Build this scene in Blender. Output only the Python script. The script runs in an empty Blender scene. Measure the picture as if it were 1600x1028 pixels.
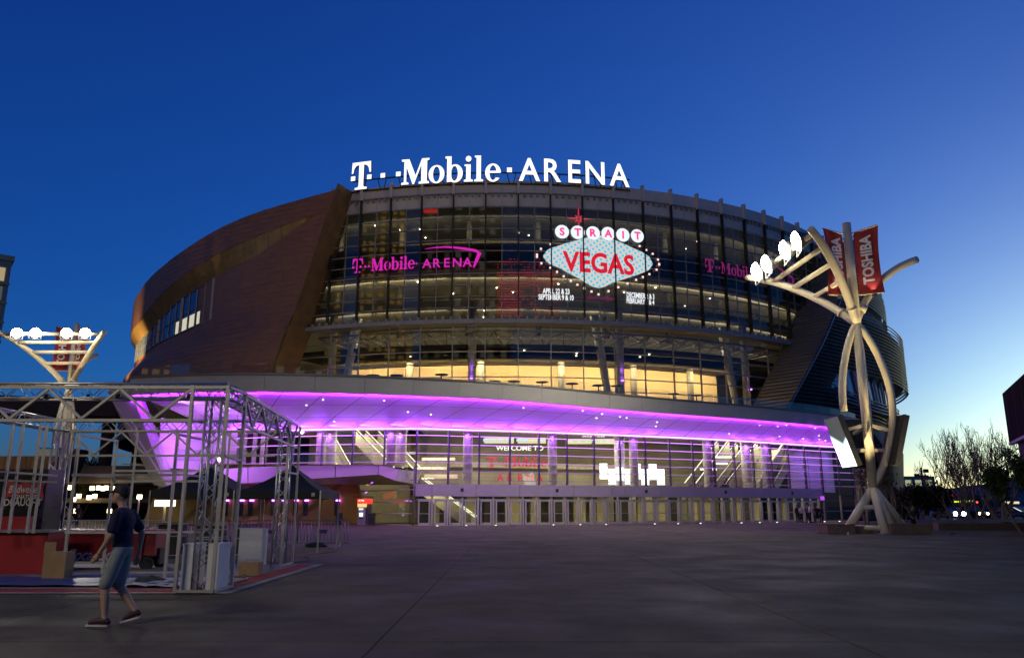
import bpy, bmesh, math, random
from mathutils import Vector, Matrix
random.seed(11)
PI = math.pi
R = math.radians
SC = bpy.context.scene
COL = SC.collection
# ------------------------------------------------------------------ camera
FPX, CXP, CYP, HCAM = 1220.0, 800.0, 514.0, 1.6
PITCH = math.atan(277.0 / FPX)
cam_d = bpy.data.cameras.new('camera')
cam_d.sensor_width = 36.0
cam_d.lens = FPX / 1600.0 * 36.0
cam_d.clip_start = 0.1
cam_d.clip_end = 30000
cam = bpy.data.objects.new('camera', cam_d)
COL.objects.link(cam)
cam.location = (0, 0, HCAM)
cam.rotation_euler = (PI / 2 + PITCH, 0, 0)
SC.camera = cam
# ------------------------------------------------------------------ sky, sun, exposure
SUN_ELEV, SUN_AZ = R(3.0), R(40)     # low beyond the right edge (azimuth from +Y towards +X)
world = bpy.data.worlds.new('World')
SC.world = world
world.use_nodes = True
nt = world.node_tree
nt.nodes.clear()
sky = nt.nodes.new('ShaderNodeTexSky')
sky.sky_type = 'NISHITA'
sky.sun_disc = False
sky.sun_elevation = SUN_ELEV
sky.sun_rotation = SUN_AZ
sky.altitude = 600
sky.air_density = 1.0
sky.dust_density = 1.5
sky.ozone_density = 6.0
bgn = nt.nodes.new('ShaderNodeBackground')
bgn.inputs[1].default_value = 1.0
outw = nt.nodes.new('ShaderNodeOutputWorld')
# dusk grade of the sky: a gain and a slight gamma on each channel
sep = nt.nodes.new('ShaderNodeSeparateColor')
com = nt.nodes.new('ShaderNodeCombineColor')
nt.links.new(sky.outputs[0], sep.inputs[0])
for i_, (g_, k_) in enumerate(((1.03, 0.195), (1.17, 0.195), (0.92, 0.24))):
    pw = nt.nodes.new('ShaderNodeMath'); pw.operation = 'POWER'; pw.inputs[1].default_value = g_
    ml = nt.nodes.new('ShaderNodeMath'); ml.operation = 'MULTIPLY'; ml.inputs[1].default_value = k_
    nt.links.new(sep.outputs[i_], pw.inputs[0]); nt.links.new(pw.outputs[0], ml.inputs[0])
    nt.links.new(ml.outputs[0], com.inputs[i_])
nt.links.new(com.outputs[0], bgn.inputs[0])
nt.links.new(bgn.outputs[0], outw.inputs[0])
sun_d = bpy.data.lights.new('sun', 'SUN')
sun_d.energy = 0.02
sun_d.angle = R(12)
sun_d.color = (1.0, 0.72, 0.5)
sun = bpy.data.objects.new('sun', sun_d)
COL.objects.link(sun)
sun.rotation_euler = (PI / 2 - SUN_ELEV, 0, PI - SUN_AZ)
vs = SC.view_settings
SC.display_settings.display_device = 'sRGB'
vs.view_transform = 'Standard'
vs.look = 'None'
vs.exposure = 0.15
vs.gamma = 1.0
SC.render.engine = 'CYCLES'
SC.cycles.use_denoising = True
SC.cycles.max_bounces = 6
SC.cycles.diffuse_bounces = 2
SC.cycles.glossy_bounces = 3
SC.cycles.transmission_bounces = 4
SC.cycles.transparent_max_bounces = 16
SC.cycles.sample_clamp_indirect = 4.0
SC.cycles.caustics_reflective = False
SC.cycles.caustics_refractive = False
# ------------------------------------------------------------------ helpers
CP, SP = math.cos(PITCH), math.sin(PITCH)
AC = (-1.5, 145.0)                       # plan centre of the arena bowl


def ray(px, py):
    v = CYP - py
    return Vector((px - CXP, FPX * CP - v * SP, v * CP + FPX * SP))


def at_y(px, py, Y):
    d = ray(px, py); t = Y / d.y
    return Vector((d.x * t, Y, HCAM + d.z * t))


def at_z(px, py, z):
    d = ray(px, py); t = (z - HCAM) / d.z
    return Vector((d.x * t, d.y * t, z))


def cyl(px, py, r):
    d = ray(px, py)
    a = d.x * d.x + d.y * d.y
    b = -2 * (d.x * AC[0] + d.y * AC[1])
    c = AC[0] ** 2 + AC[1] ** 2 - r * r
    q = b * b - 4 * a * c
    t = (-b - math.sqrt(max(q, 0))) / (2 * a)
    return Vector((d.x * t, d.y * t, HCAM + d.z * t))


def th_of(p):
    return math.atan2(p.x - AC[0], AC[1] - p.y)


def cp(th, r, z):
    return Vector((AC[0] + r * math.sin(th), AC[1] - r * math.cos(th), z))


def itp(x, tab):
    if x <= tab[0][0]: return tab[0][1]
    if x >= tab[-1][0]: return tab[-1][1]
    for i in range(len(tab) - 1):
        x0, y0 = tab[i]; x1, y1 = tab[i + 1]
        if x <= x1:
            m = (y1 - y0) / (x1 - x0)
            m0 = m if i == 0 else 0.5 * (m + (y0 - tab[i - 1][1]) / (x0 - tab[i - 1][0]))
            m1 = m if i == len(tab) - 2 else 0.5 * (m + (tab[i + 2][1] - y1) / (tab[i + 2][0] - x1))
            h = x1 - x0; u = (x - x0) / h
            return ((2 * u ** 3 - 3 * u * u + 1) * y0 + (u ** 3 - 2 * u * u + u) * h * m0
                    + (-2 * u ** 3 + 3 * u * u) * y1 + (u ** 3 - u * u) * h * m1)


def trace(pts, r):
    """pixel points on the bowl's cylinder of radius r -> table angle : height"""
    tab = sorted((th_of(p), p.z) for p in (cyl(x, y, r) for x, y in pts))
    out = [tab[0]]
    for t in tab[1:]:
        if t[0] - out[-1][0] > 0.004: out.append(t)
    return out


class Path:
    """a smooth plan curve with arc length"""
    def __init__(self, pts, n=240):
        P = [Vector((p[0], p[1])) for p in pts]
        P = [2 * P[0] - P[1]] + P + [2 * P[-1] - P[-2]]
        self.p = []
        segs = len(P) - 3
        for i in range(segs):
            a, b, c, d = P[i:i + 4]
            k = max(4, n // segs)
            for j in range(k):
                u = j / k
                self.p.append(0.5 * (2 * b + (c - a) * u + (2 * a - 5 * b + 4 * c - d) * u * u + (3 * b - a - 3 * c + d) * u ** 3))
        self.p.append(P[-2])
        self.s = [0.0]
        for a, b in zip(self.p, self.p[1:]): self.s.append(self.s[-1] + (b - a).length)
        self.L = self.s[-1]

    def at(self, s, off=0.0):
        """point at arc length s, moved off metres outwards (to the camera side); and the heading"""
        s = min(max(s, 0.0), self.L - 1e-6)
        lo, hi = 0, len(self.s) - 1
        while hi - lo > 1:
            m = (lo + hi) // 2
            if self.s[m] <= s: lo = m
            else: hi = m
        u = (s - self.s[lo]) / (self.s[hi] - self.s[lo])
        q = self.p[lo].lerp(self.p[hi], u)
        i0, i1 = max(lo - 2, 0), min(hi + 2, len(self.p) - 1)
        t = (self.p[i1] - self.p[i0]).normalized()
        nrm = Vector((t.y, -t.x))
        return q + nrm * off, math.atan2(t.y, t.x)

    def s_at_px(self, px, z=2.0):
        best, bs = 1e9, 0
        for q, s in zip(self.p, self.s):
            v = (z - HCAM)
            depth = q.y * CP + v * SP
            x = CXP + FPX * q.x / depth
            if abs(x - px) < best: best, bs = abs(x - px), s
        return bs


# ---- materials
MATS = {}


def _bsdf(name):
    m = bpy.data.materials.new(name); m.use_nodes = True
    n = m.node_tree.nodes; l = m.node_tree.links
    return m, n, l, n['Principled BSDF']


def mat(name, col, rough=0.6, metal=0.0, var=0.15, scale=3.0, bump=0.0, bscale=None, spec=0.5, stretch=None):
    if name in MATS: return MATS[name]
    m, n, l, b = _bsdf(name)
    b.inputs['Roughness'].default_value = rough
    b.inputs['Metallic'].default_value = metal
    b.inputs['Specular IOR Level'].default_value = spec
    tc = n.new('ShaderNodeTexCoord')
    src = tc.outputs['Object']
    if stretch:
        mp = n.new('ShaderNodeMapping'); mp.inputs['Scale'].default_value = stretch
        l.new(src, mp.inputs[0]); src = mp.outputs[0]
    nz = n.new('ShaderNodeTexNoise'); nz.inputs['Scale'].default_value = scale; nz.inputs['Detail'].default_value = 6
    l.new(src, nz.inputs['Vector'])
    rp = n.new('ShaderNodeValToRGB')
    rp.color_ramp.elements[0].position = 0.3; rp.color_ramp.elements[1].position = 0.7
    rp.color_ramp.elements[0].color = tuple(c * (1 - var) for c in col) + (1,)
    rp.color_ramp.elements[1].color = tuple(min(1, c * (1 + var)) for c in col) + (1,)
    l.new(nz.outputs[0], rp.inputs[0]); l.new(rp.outputs[0], b.inputs['Base Color'])
    rr = n.new('ShaderNodeMapRange')
    rr.inputs['To Min'].default_value = max(0.03, rough - 0.12); rr.inputs['To Max'].default_value = min(1, rough + 0.12)
    l.new(nz.outputs[0], rr.inputs['Value']); l.new(rr.outputs[0], b.inputs['Roughness'])
    if bump:
        nb = n.new('ShaderNodeTexNoise'); nb.inputs['Scale'].default_value = bscale or scale * 8; nb.inputs['Detail'].default_value = 4
        l.new(src, nb.inputs['Vector'])
        bp = n.new('ShaderNodeBump'); bp.inputs['Strength'].default_value = bump; bp.inputs['Distance'].default_value = 0.02
        l.new(nb.outputs[0], bp.inputs['Height']); l.new(bp.outputs[0], b.inputs['Normal'])
    MATS[name] = m
    return m


def emis(name, col, k, base=(0.02, 0.02, 0.02)):
    if name in MATS: return MATS[name]
    m, n, l, b = _bsdf(name)
    b.inputs['Base Color'].default_value = base + (1,)
    b.inputs['Emission Color'].default_value = col + (1,)
    b.inputs['Emission Strength'].default_value = k
    MATS[name] = m
    return m


def glass(name, tint=(0.6, 0.6, 0.6), refl=0.12, rough=0.02, gcol=(1, 1, 1)):
    if name in MATS: return MATS[name]
    m = bpy.data.materials.new(name); m.use_nodes = True
    n = m.node_tree.nodes; l = m.node_tree.links
    n.clear()
    o = n.new('ShaderNodeOutputMaterial'); mx = n.new('ShaderNodeMixShader')
    tr = n.new('ShaderNodeBsdfTransparent'); gl = n.new('ShaderNodeBsdfGlossy')
    tr.inputs[0].default_value = tint + (1,); gl.inputs[0].default_value = gcol + (1,)
    gl.inputs['Roughness'].default_value = rough
    lw = n.new('ShaderNodeLayerWeight'); lw.inputs[0].default_value = 0.35
    mr = n.new('ShaderNodeMapRange'); mr.inputs['To Min'].default_value = refl; mr.inputs['To Max'].default_value = min(1, refl + 0.5)
    l.new(lw.outputs['Fresnel'], mr.inputs['Value']); l.new(mr.outputs[0], mx.inputs[0])
    l.new(tr.outputs[0], mx.inputs[1]); l.new(gl.outputs[0], mx.inputs[2]); l.new(mx.outputs[0], o.inputs[0])
    MATS[name] = m
    return m


# ---- mesh builder
class MB:
    def __init__(self):
        self.v = []; self.f = []; self.m = []; self.sm = []

    def add(self, vs, fs, m=0, smooth=False):
        o = len(self.v)
        self.v += [tuple(v) for v in vs]
        for f in fs:
            self.f.append(tuple(i + o for i in f)); self.m.append(m); self.sm.append(smooth)
        return self

    def quad(self, a, b, c, d, m=0):
        return self.add([a, b, c, d], [(0, 1, 2, 3)], m)

    def box(self, c, s, rz=0.0, m=0, taper=1.0, ry=0.0):
        """centre, full size, turn about z; taper scales the top"""
        M = Matrix.Translation(Vector(c)) @ Matrix.Rotation(rz, 4, 'Z') @ Matrix.Rotation(ry, 4, 'Y')
        hx, hy, hz = s[0] / 2, s[1] / 2, s[2] / 2
        vs = []
        for z, k in ((-hz, 1.0), (hz, taper)):
            for x, y in ((-hx, -hy), (hx, -hy), (hx, hy), (-hx, hy)):
                vs.append(M @ Vector((x * k, y * k, z)))
        return self.add(vs, [(0, 3, 2, 1), (4, 5, 6, 7), (0, 1, 5, 4), (1, 2, 6, 5), (2, 3, 7, 6), (3, 0, 4, 7)], m)

    def bar(self, p, q, w, h=None, m=0):
        """square bar from p to q"""
        p, q = Vector(p), Vector(q); h = h or w
        d = (q - p).normalized()
        up = Vector((0, 0, 1)) if abs(d.z) < 0.95 else Vector((0, 1, 0))
        x = d.cross(up).normalized(); y = x.cross(d).normalized()
        vs = []
        for e in (p, q):
            for a, b in ((-1, -1), (1, -1), (1, 1), (-1, 1)):
                vs.append(e + x * (a * w / 2) + y * (b * h / 2))
        return self.add(vs, [(0, 3, 2, 1), (4, 5, 6, 7), (0, 1, 5, 4), (1, 2, 6, 5), (2, 3, 7, 6), (3, 0, 4, 7)], m)

    def tube(self, path, r, n=10, m=0, caps=True):
        path = [Vector(p) for p in path]
        rs = r if isinstance(r, (list, tuple)) else [r] * len(path)
        vs = []; fs = []
        prev = None
        for i, p in enumerate(path):
            d = (path[min(i + 1, len(path) - 1)] - path[max(i - 1, 0)]).normalized()
            if prev is None:
                up = Vector((0, 0, 1)) if abs(d.z) < 0.9 else Vector((1, 0, 0))
                x = d.cross(up).normalized()
            else:
                x = (prev - d * prev.dot(d)).normalized()
            prev = x
            y = d.cross(x)
            for k in range(n):
                a = 2 * PI * k / n
                vs.append(p + (x * math.cos(a) + y * math.sin(a)) * rs[i])
        for i in range(len(path) - 1):
            for k in range(n):
                a, b = i * n + k, i * n + (k + 1) % n
                fs.append((a, b, b + n, a + n))
        self.add(vs, fs, m, True)
        if caps:
            o = len(self.v) - len(vs)
            self.f.append(tuple(o + k for k in reversed(range(n)))); self.m.append(m); self.sm.append(False)
            e = o + (len(path) - 1) * n
            self.f.append(tuple(e + k for k in range(n))); self.m.append(m); self.sm.append(False)
        return self

    def lathe(self, c, prof, n=16, m=0):
        c = Vector(c); vs = []; fs = []
        for r, z in prof:
            for k in range(n):
                a = 2 * PI * k / n
                vs.append(c + Vector((r * math.cos(a), r * math.sin(a), z)))
        for i in range(len(prof) - 1):
            for k in range(n):
                a, b = i * n + k, i * n + (k + 1) % n
                fs.append((a, b, b + n, a + n))
        return self.add(vs, fs, m, True)

    def grid(self, rows, m=0, smooth=True, flip=False):
        """rows of points -> sheet"""
        nc = len(rows[0]); vs = [p for r in rows for p in r]; fs = []
        for i in range(len(rows) - 1):
            for j in range(nc - 1):
                a = i * nc + j
                q = (a, a + 1, a + nc + 1, a + nc)
                fs.append(q[::-1] if flip else q)
        return self.add(vs, fs, m, smooth)

    def sweep(self, pts2, prof, m=0):
        """pts2: list of (Vector2, outward Vector2); prof: closed list of (out, z)"""
        n = len(prof); vs = []; fs = []
        for q, o in pts2:
            for a, z in prof:
                vs.append((q.x + o.x * a, q.y + o.y * a, z))
        for i in range(len(pts2) - 1):
            for k in range(n):
                a, b = i * n + k, i * n + (k + 1) % n
                fs.append((a, a + n, b + n, b))
        e = (len(pts2) - 1) * n
        fs.append(tuple(range(n))); fs.append(tuple(reversed(range(e, e + n))))
        return self.add(vs, fs, m)

    def mesh(self, name):
        me = bpy.data.meshes.new(name)
        me.from_pydata(self.v, [], self.f)
        if any(self.m): me.polygons.foreach_set('material_index', self.m)
        if any(self.sm): me.polygons.foreach_set('use_smooth', self.sm)
        me.update()
        return me


def put(name, me, mats, parent=None, loc=None, rot=None):
    if isinstance(me, MB): me = me.mesh(name)
    if mats is not None:
        if not isinstance(mats, (list, tuple)): mats = [mats]
        if len(me.materials) == 0:
            for x in mats: me.materials.append(x)
    o = bpy.data.objects.new(name, me)
    COL.objects.link(o)
    if parent is not None:
        o.parent = parent
        o.matrix_parent_inverse = Matrix.Translation(-root_loc(parent))
    if loc is not None: o.location = loc
    if rot is not None: o.rotation_euler = rot
    return o


LOCS = {}


def root_loc(o):
    """parts are modelled in world space; things (empties) carry only a place"""
    return LOCS.get(o.name, Vector((0, 0, 0)))


def thing(name, label, cat, loc=(0, 0, 0), group=None):
    o = bpy.data.objects.new(name, None)
    o.empty_display_size = 0.3
    COL.objects.link(o)
    o.location = loc
    LOCS[o.name] = Vector(loc)
    o['label'] = label; o['category'] = cat
    if group: o['group'] = group
    return o


def tag(o, label, cat, group=None):
    o['label'] = label; o['category'] = cat
    if group: o['group'] = group
    return o


def struct(o):
    o['kind'] = 'structure'; return o


def stuff(o):
    o['kind'] = 'stuff'; return o


def lamp(name, kind, loc, energy, col, parent=None, size=0.2, sizey=None, aim=None, spot=None, blend=0.5):
    d = bpy.data.lights.new(name, kind)
    d.energy = energy; d.color = col
    if kind == 'AREA':
        d.size = size
        if sizey: d.shape = 'RECTANGLE'; d.size_y = sizey
    else:
        d.shadow_soft_size = size
    if kind == 'SPOT':
        d.spot_size = spot or R(80); d.spot_blend = blend
    o = bpy.data.objects.new(name, d)
    COL.objects.link(o)
    o.location = loc
    if aim is not None:
        o.rotation_euler = (Vector(aim) - Vector(loc)).to_track_quat('-Z', 'Y').to_euler()
    if parent is not None:
        o.parent = parent
        o.matrix_parent_inverse = Matrix.Translation(-root_loc(parent))
    return o


# ---- writing
def _eval_curve(cu):
    ob = bpy.data.objects.new('tmp', cu)
    me = bpy.data.meshes.new_from_object(ob)
    bpy.data.objects.remove(ob); bpy.data.curves.remove(cu)
    return me


def remeshed(b, voxel, smooth=2):
    """fuse overlapping closed pieces into one continuous skin"""
    o = bpy.data.objects.new('tmp', b.mesh('tmp'))
    md = o.modifiers.new('r', 'REMESH'); md.mode = 'VOXEL'; md.voxel_size = voxel; md.use_smooth_shade = True
    if smooth:
        sm = o.modifiers.new('s', 'SMOOTH'); sm.iterations = smooth; sm.factor = 0.5
    s2 = bpy.data.scenes.new('tmp'); s2.collection.objects.link(o)
    vl = s2.view_layers[0]; vl.update()
    me = bpy.data.meshes.new_from_object(o.evaluated_get(vl.depsgraph))
    bpy.data.scenes.remove(s2)
    old = o.data; bpy.data.objects.remove(o); bpy.data.meshes.remove(old)
    return me


def to_mb(me, front=0, side=1):
    """front faces (facing +z) get slot front, the others slot side"""
    b = MB()
    vs = [v.co.copy() for v in me.vertices]
    b.v = [tuple(v) for v in vs]
    for p in me.polygons:
        b.f.append(tuple(p.vertices)); b.m.append(front if p.normal.z > 0.7 else side); b.sm.append(False)
    bpy.data.meshes.remove(me)
    return b


TXT = {}


def text_mb(s, size=1.0, extr=0.0, bold=0.0, sx=1.0, shear=0.0, space=1.0, res=3):
    cu = bpy.data.curves.new('tmp', 'FONT')
    cu.body = s; cu.size = size; cu.extrude = extr; cu.offset = bold; cu.resolution_u = res
    cu.shear = shear; cu.space_character = space
    cu.align_x = 'CENTER'; cu.align_y = 'CENTER'
    b = to_mb(_eval_curve(cu))
    if b.v:
        xs = [v[0] for v in b.v]; ys = [v[1] for v in b.v]
        cx, cy = (min(xs) + max(xs)) / 2, (min(ys) + max(ys)) / 2
        b.v = [((v[0] - cx) * sx, v[1] - cy, v[2]) for v in b.v]
    return b


def shape_mb(loops, extr=0.0):
    """filled outlines (holes by nesting) in the xy plane"""
    cu = bpy.data.curves.new('tmp', 'CURVE')
    cu.dimensions = '2D'; cu.fill_mode = 'BOTH'; cu.extrude = extr
    for lp in loops:
        sp = cu.splines.new('POLY'); sp.points.add(len(lp) - 1)
        for i, (x, y) in enumerate(lp): sp.points[i].co = (x, y, 0, 1)
        sp.use_cyclic_u = True
    return to_mb(_eval_curve(cu))


def ell(cx, cy, rx, ry, n=28, a0=0, a1=360):
    full = (a1 - a0) % 360 == 0
    k = n if full else n + 1
    return [(cx + rx * math.cos(R(a0 + (a1 - a0) * i / n)), cy + ry * math.sin(R(a0 + (a1 - a0) * i / n))) for i in range(k)]


def rect(x0, y0, x1, y1):
    return [(x0, y0), (x1, y0), (x1, y1), (x0, y1)]


def serif(ch, extr):
    """slab serif letters, cap height 1, drawn by outline; returns builder and width"""
    e = extr
    def join(*bs):
        o = MB()
        for i, b in enumerate(bs):
            o.add([(v[0], v[1], v[2] * (1 + 0.02 * i)) for v in b.v], b.f)
            o.m[-len(b.m):] = b.m
        return o
    if ch == 'T':
        return shape_mb([[(0, 1), (.86, 1), (.88, .60), (.81, .60), (.77, .77), (.68, .87), (.54, .90), (.54, .13), (.59, .08), (.71, .07), (.71, 0),
                          (.15, 0), (.15, .07), (.27, .08), (.32, .13), (.32, .90), (.18, .87), (.09, .77), (.05, .60), (-.02, .60)]], e), .88
    if ch == 'M':
        return shape_mb([[(0, 1), (.32, 1), (.60, .34), (.86, 1), (1.17, 1), (1.17, .93), (1.08, .90), (1.08, .10), (1.17, .07), (1.17, 0), (.74, 0), (.74, .07),
                          (.84, .10), (.84, .76), (.54, 0), (.48, 0), (.21, .70), (.21, .10), (.31, .07), (.31, 0), (0, 0), (0, .07), (.11, .10), (.11, .90), (0, .93)]], e), 1.17
    if ch == 'o':
        return shape_mb([ell(.33, .34, .33, .36), ell(.33, .34, .145, .30)], e), .66
    if ch == 'b':
        return join(shape_mb([ell(.37, .34, .32, .36), ell(.35, .34, .14, .29)], e),
                    shape_mb([[(-.03, 1.02), (.22, 1.02), (.22, .02), (.04, 0), (.04, .93), (-.03, .94)]], e)), .70
    if ch == 'i':
        return join(shape_mb([[(0, .68), (.25, .68), (.25, .10), (.34, .07), (.34, 0), (-.02, 0), (-.02, .07), (.07, .10), (.07, .60), (0, .61)]], e),
                    shape_mb([ell(.16, .90, .115, .115, 20)], e)), .34
    if ch == 'l':
        return shape_mb([[(0, 1.02), (.25, 1.02), (.25, .10), (.34, .07), (.34, 0), (-.02, 0), (-.02, .07), (.07, .10), (.07, .94), (0, .95)]], e), .34
    if ch == 'e':
        ring = ell(.32, .34, .32, .36, 26, 0, 325) + list(reversed(ell(.32, .34, .145, .29, 26, 0, 318)))
        return join(shape_mb([ring], e), shape_mb([rect(.15, .33, .62, .41)], e)), .62
    if ch == '.':
        return shape_mb([rect(0, 0, .17, .17)], e), .17


def xf(b, sx=1.0, sy=1.0, dx=0.0, dy=0.0, dz=0.0):
    b.v = [(v[0] * sx + dx, v[1] * sy + dy, v[2] + dz) for v in b.v]
    return b


def bend(b, th0, z0, r):
    """wrap a flat sign (x right, y up, z out) round the bowl"""
    b.v = [tuple(cp(th0 + v[0] / r, r + v[2], z0 + v[1])) for v in b.v]
    return b


def plant(b, pos, rz, tilt=0.0):
    """stand a flat sign upright at pos, facing -y turned by rz"""
    M = Matrix.Translation(Vector(pos)) @ Matrix.Rotation(rz, 4, 'Z') @ Matrix.Rotation(PI / 2 + tilt, 4, 'X')
    b.v = [tuple(M @ Vector(v)) for v in b.v]
    return b
# ------------------------------------------------------------------ ground
GROUND = mat('plaza_concrete', (0.20, 0.185, 0.17), 0.62, var=0.22, scale=0.35, bump=0.15, bscale=30)
b = MB()
b.quad((-9000, -3000, 0), (9000, -3000, 0), (9000, 12000, 0), (-9000, 12000, 0))
ground = struct(put('ground', b, mat('far_ground', (0.06, 0.055, 0.05), 0.9, scale=0.02)))

# ------------------------------------------------------------------ arena: bowl
arena = thing('arena_building', 'huge round arena with curved glass front, bronze left flank and purple lit canopy', 'arena', (AC[0], AC[1], 0))
RB, RG = 63.5, 60.5                       # outer skins, glass line
STEEL = mat('dark_steel', (0.055, 0.05, 0.045), 0.45, 0.6, scale=2)
MUL = mat('mullion_grey', (0.36, 0.33, 0.28), 0.5, 0.3, scale=2)
PANEL = mat('parapet_panel', (0.74, 0.63, 0.50), 0.55, 0.0, var=0.1, scale=0.6)
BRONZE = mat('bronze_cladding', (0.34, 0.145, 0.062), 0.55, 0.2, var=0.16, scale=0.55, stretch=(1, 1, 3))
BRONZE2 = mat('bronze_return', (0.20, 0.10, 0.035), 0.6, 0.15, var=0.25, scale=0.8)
GOLD = mat('gold_soffit', (0.44, 0.25, 0.075), 0.45, 0.35, var=0.2, scale=0.5)
UGLASS = glass('bowl_glass', (0.62, 0.60, 0.50), 0.035, gcol=(.9, .85, .75))
UGLASS2 = glass('terrace_glass', (0.8, 0.77, 0.66), 0.02)
BLUEGL = mat('window_glass_painted_sky', (0.045, 0.10, 0.26), 0.08, 0.0, var=0.3, scale=0.3, spec=1.0)  # reflected sky painted into the blue base colour

# traced edges of the bronze flank (angle -> height)
A_t = trace([(528, 296), (462, 314), (408, 330), (353, 352), (299, 383), (258, 413), (231, 438), (216, 460)], RB)
B_t = trace([(514, 329), (408, 367), (326, 405), (272, 443), (239, 476), (220, 502)], RB)
RW = 62.4
C_t = trace([(514, 331), (470, 362), (430, 388), (405, 403), (363, 421), (314, 449), (282, 470), (251, 500), (232, 522)], RW)
D_t = trace([(420, 474), (376, 485), (322, 503), (282, 521), (241, 541), (228, 552)], RW)
E_t = trace([(443, 528), (337, 549), (263, 566), (222, 580)], RB)
th_edge_pts = sorted((lambda p: (p.z, th_of(p)))(cyl(x, y, RB)) for x, y in [(528, 297), (514, 329), (484, 418), (457, 498), (445, 528), (428, 577), (418, 615)])
def th_edge(z): return itp(z, th_edge_pts)
TH_B = R(-112)


def zA(t): return itp(t, A_t)
def zB(t): return itp(t, B_t)
def zC(t): return itp(t, C_t)
def zD(t): return itp(t, D_t)
def zE(t): return itp(t, E_t)
T0 = B_t[-1][0]                            # where the fold starts, at the return


def rl(t):
    """radius of the recessed lower skin"""
    u = min(max((T0 - t) / R(22), 0), 1)
    return RB - (RB - RW) * (u * u * (3 - 2 * u))


rnd = random.Random(3)


def rls(t, z):
    """the lower skin swells out again under the ribbon window"""
    d, e = zD(t), min(zE(t), zD(t) - 2.0)
    u = min(max((d - .3 - z) / (d - .3 - e), 0), 1)
    return rl(t) + (RB + .4 - rl(t)) * (u * u * (3 - 2 * u))


# upper bronze band: backing sheet + overlapping cladding panels
NT = 60
b = MB(); rows = []
ths = [T0 + (TH_B - T0) * i / NT for i in range(NT + 1)]
topc = th_edge(37.5)
tt = [topc] + ths
rows = [[cp(max(t, T0) if j > 0 else t, RB, 0) for t in tt] for j in range(2)]
up = []; lo = []
for t in tt:
    up.append(cp(t, RB, zA(t)))
    lo.append(cp(t, RB, zB(t) if t <= T0 else zA(t) - 0.05))
b.grid([lo, up], flip=True)
b.grid([[cp(t, RB, zA(t)) for t in tt], [cp(t, RB - 2.9, zA(t) + 0.15) for t in tt]], flip=True)
put('upper_flank_band', b, BRONZE, arena)
# lower skin between soffit edge and terrace
b = MB(); lo = []; up = []
for t in ths:
    up.append(t)
ZF = 10.5
rows = []
for k in range(25):
    row = []
    for t in ths:
        z1 = max(zC(t), ZF + 1)
        z = ZF + (z1 - ZF) * k / 24
        te = min(t, th_edge(z))
        row.append(cp(te, rls(te, z), z))
    rows.append(row)
b.grid(rows, flip=True)
put('lower_flank_skin', b, BRONZE, arena)


def shingles(zlo, zhi, rad, tA, tB, h, w, name, m, skip=None):
    b = MB(); rnd = random.Random(5)
    z = 9.0; row = 0
    while z < 40:
        tE = min(tA, th_edge(z + h / 2))
        t = tE + (rnd.random()) * w / RB
        while t > tB:
            t2 = t - w / RB
            tc = min(max(t, tB), tE); td = min(max(t2, tB), tE)
            a0, a1 = max(z + .015, zlo(tc)), min(z + h - .015, zhi(tc))
            c0, c1 = max(z + .015, zlo(td)), min(z + h - .015, zhi(td))
            if a1 - a0 > .05 and c1 - c0 > .05 and not (skip and skip((tc + td) / 2, z + h / 2)):
                o1 = 0.012 + rnd.random() * 0.05; o2 = 0.012 + rnd.random() * 0.05
                g = .012 / RB
                b.quad(cp(td + g, rad(td, c0) + o1 + .02, c0), cp(tc - g, rad(tc, a0) + o2 + .02, a0), cp(tc - g, rad(tc, a1) + .03, a1), cp(td + g, rad(td, c1) + .03, c1))
            t = t2
        z += h; row += 1
    return stuff(put(name, b, m, arena))


shingles(zB, zA, lambda t, z: RB, T0, R(-100), 0.62, 2.3, 'cladding_panels', BRONZE)
# the window opening in the lower skin
WR = [cyl(x, y, RW) for x, y in ((405, 403), (376, 485))]
def th_wr(z):
    p, q = WR
    u = (z - q.z) / (p.z - q.z)
    return th_of(q) + (th_of(p) - th_of(q)) * u
def in_win(t, z): return zD(t) - .1 < z < zC(t) + .2 and t < th_wr(z) + .006
shingles(lambda t: ZF, zC, rls, T0, R(-100), 0.62, 2.3, 'cladding_panels', BRONZE, skip=in_win)
# slanted end: a wide return strip from the skin back to the glass
b = MB(); zs = [ZF + (38.0 - ZF) * k / 14 for k in range(15)]
b.grid([[cp(th_edge(z), RB + .03, z), cp(th_edge(z) + R(.35), RG - .6, z)] for z in zs], smooth=False, flip=True)
b.grid([[cp(th_edge(z) - .0009, RB + .045, z), cp(th_edge(z) + .0004, RB + .045, z)] for z in zs], flip=True, smooth=False)
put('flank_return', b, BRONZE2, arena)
# gold soffit panels under the upper band
SOF = []
nseg = 34
for i in range(nseg):
    ta = T0 - .01 + (R(-78) - T0) * i / nseg; tb = T0 - .01 + (R(-78) - T0) * (i + 1) / nseg
    nr = 3
    for k in range(nr):
        def P(t, u):
            return cp(t, RB + (rl(t) - RB) * u, zB(t) + (zC(t) - zB(t)) * u)
        u0, u1 = k / nr + .008, (k + 1) / nr - .008
        if RB - rl((ta + tb) / 2) < .15: continue
        b = MB(); j = (rnd.random() - .5) * .05
        b.quad(P(ta - .0005, u0) + Vector((0, 0, -j)), P(tb + .0005, u0), P(tb + .0005, u1), P(ta - .0005, u1) + Vector((0, 0, j)))
        put('soffit_panel', b, GOLD, arena)
b = MB()
tl = [T0 - .004 + (R(-100) - T0) * i / 50 for i in range(51)]
b.grid([[cp(t, RB - .02, zB(t) + .06) for t in tl], [cp(t, rl(t) - .1, zC(t) + .06) for t in tl]])
put('soffit_backing', b, GOLD, arena)
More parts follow.
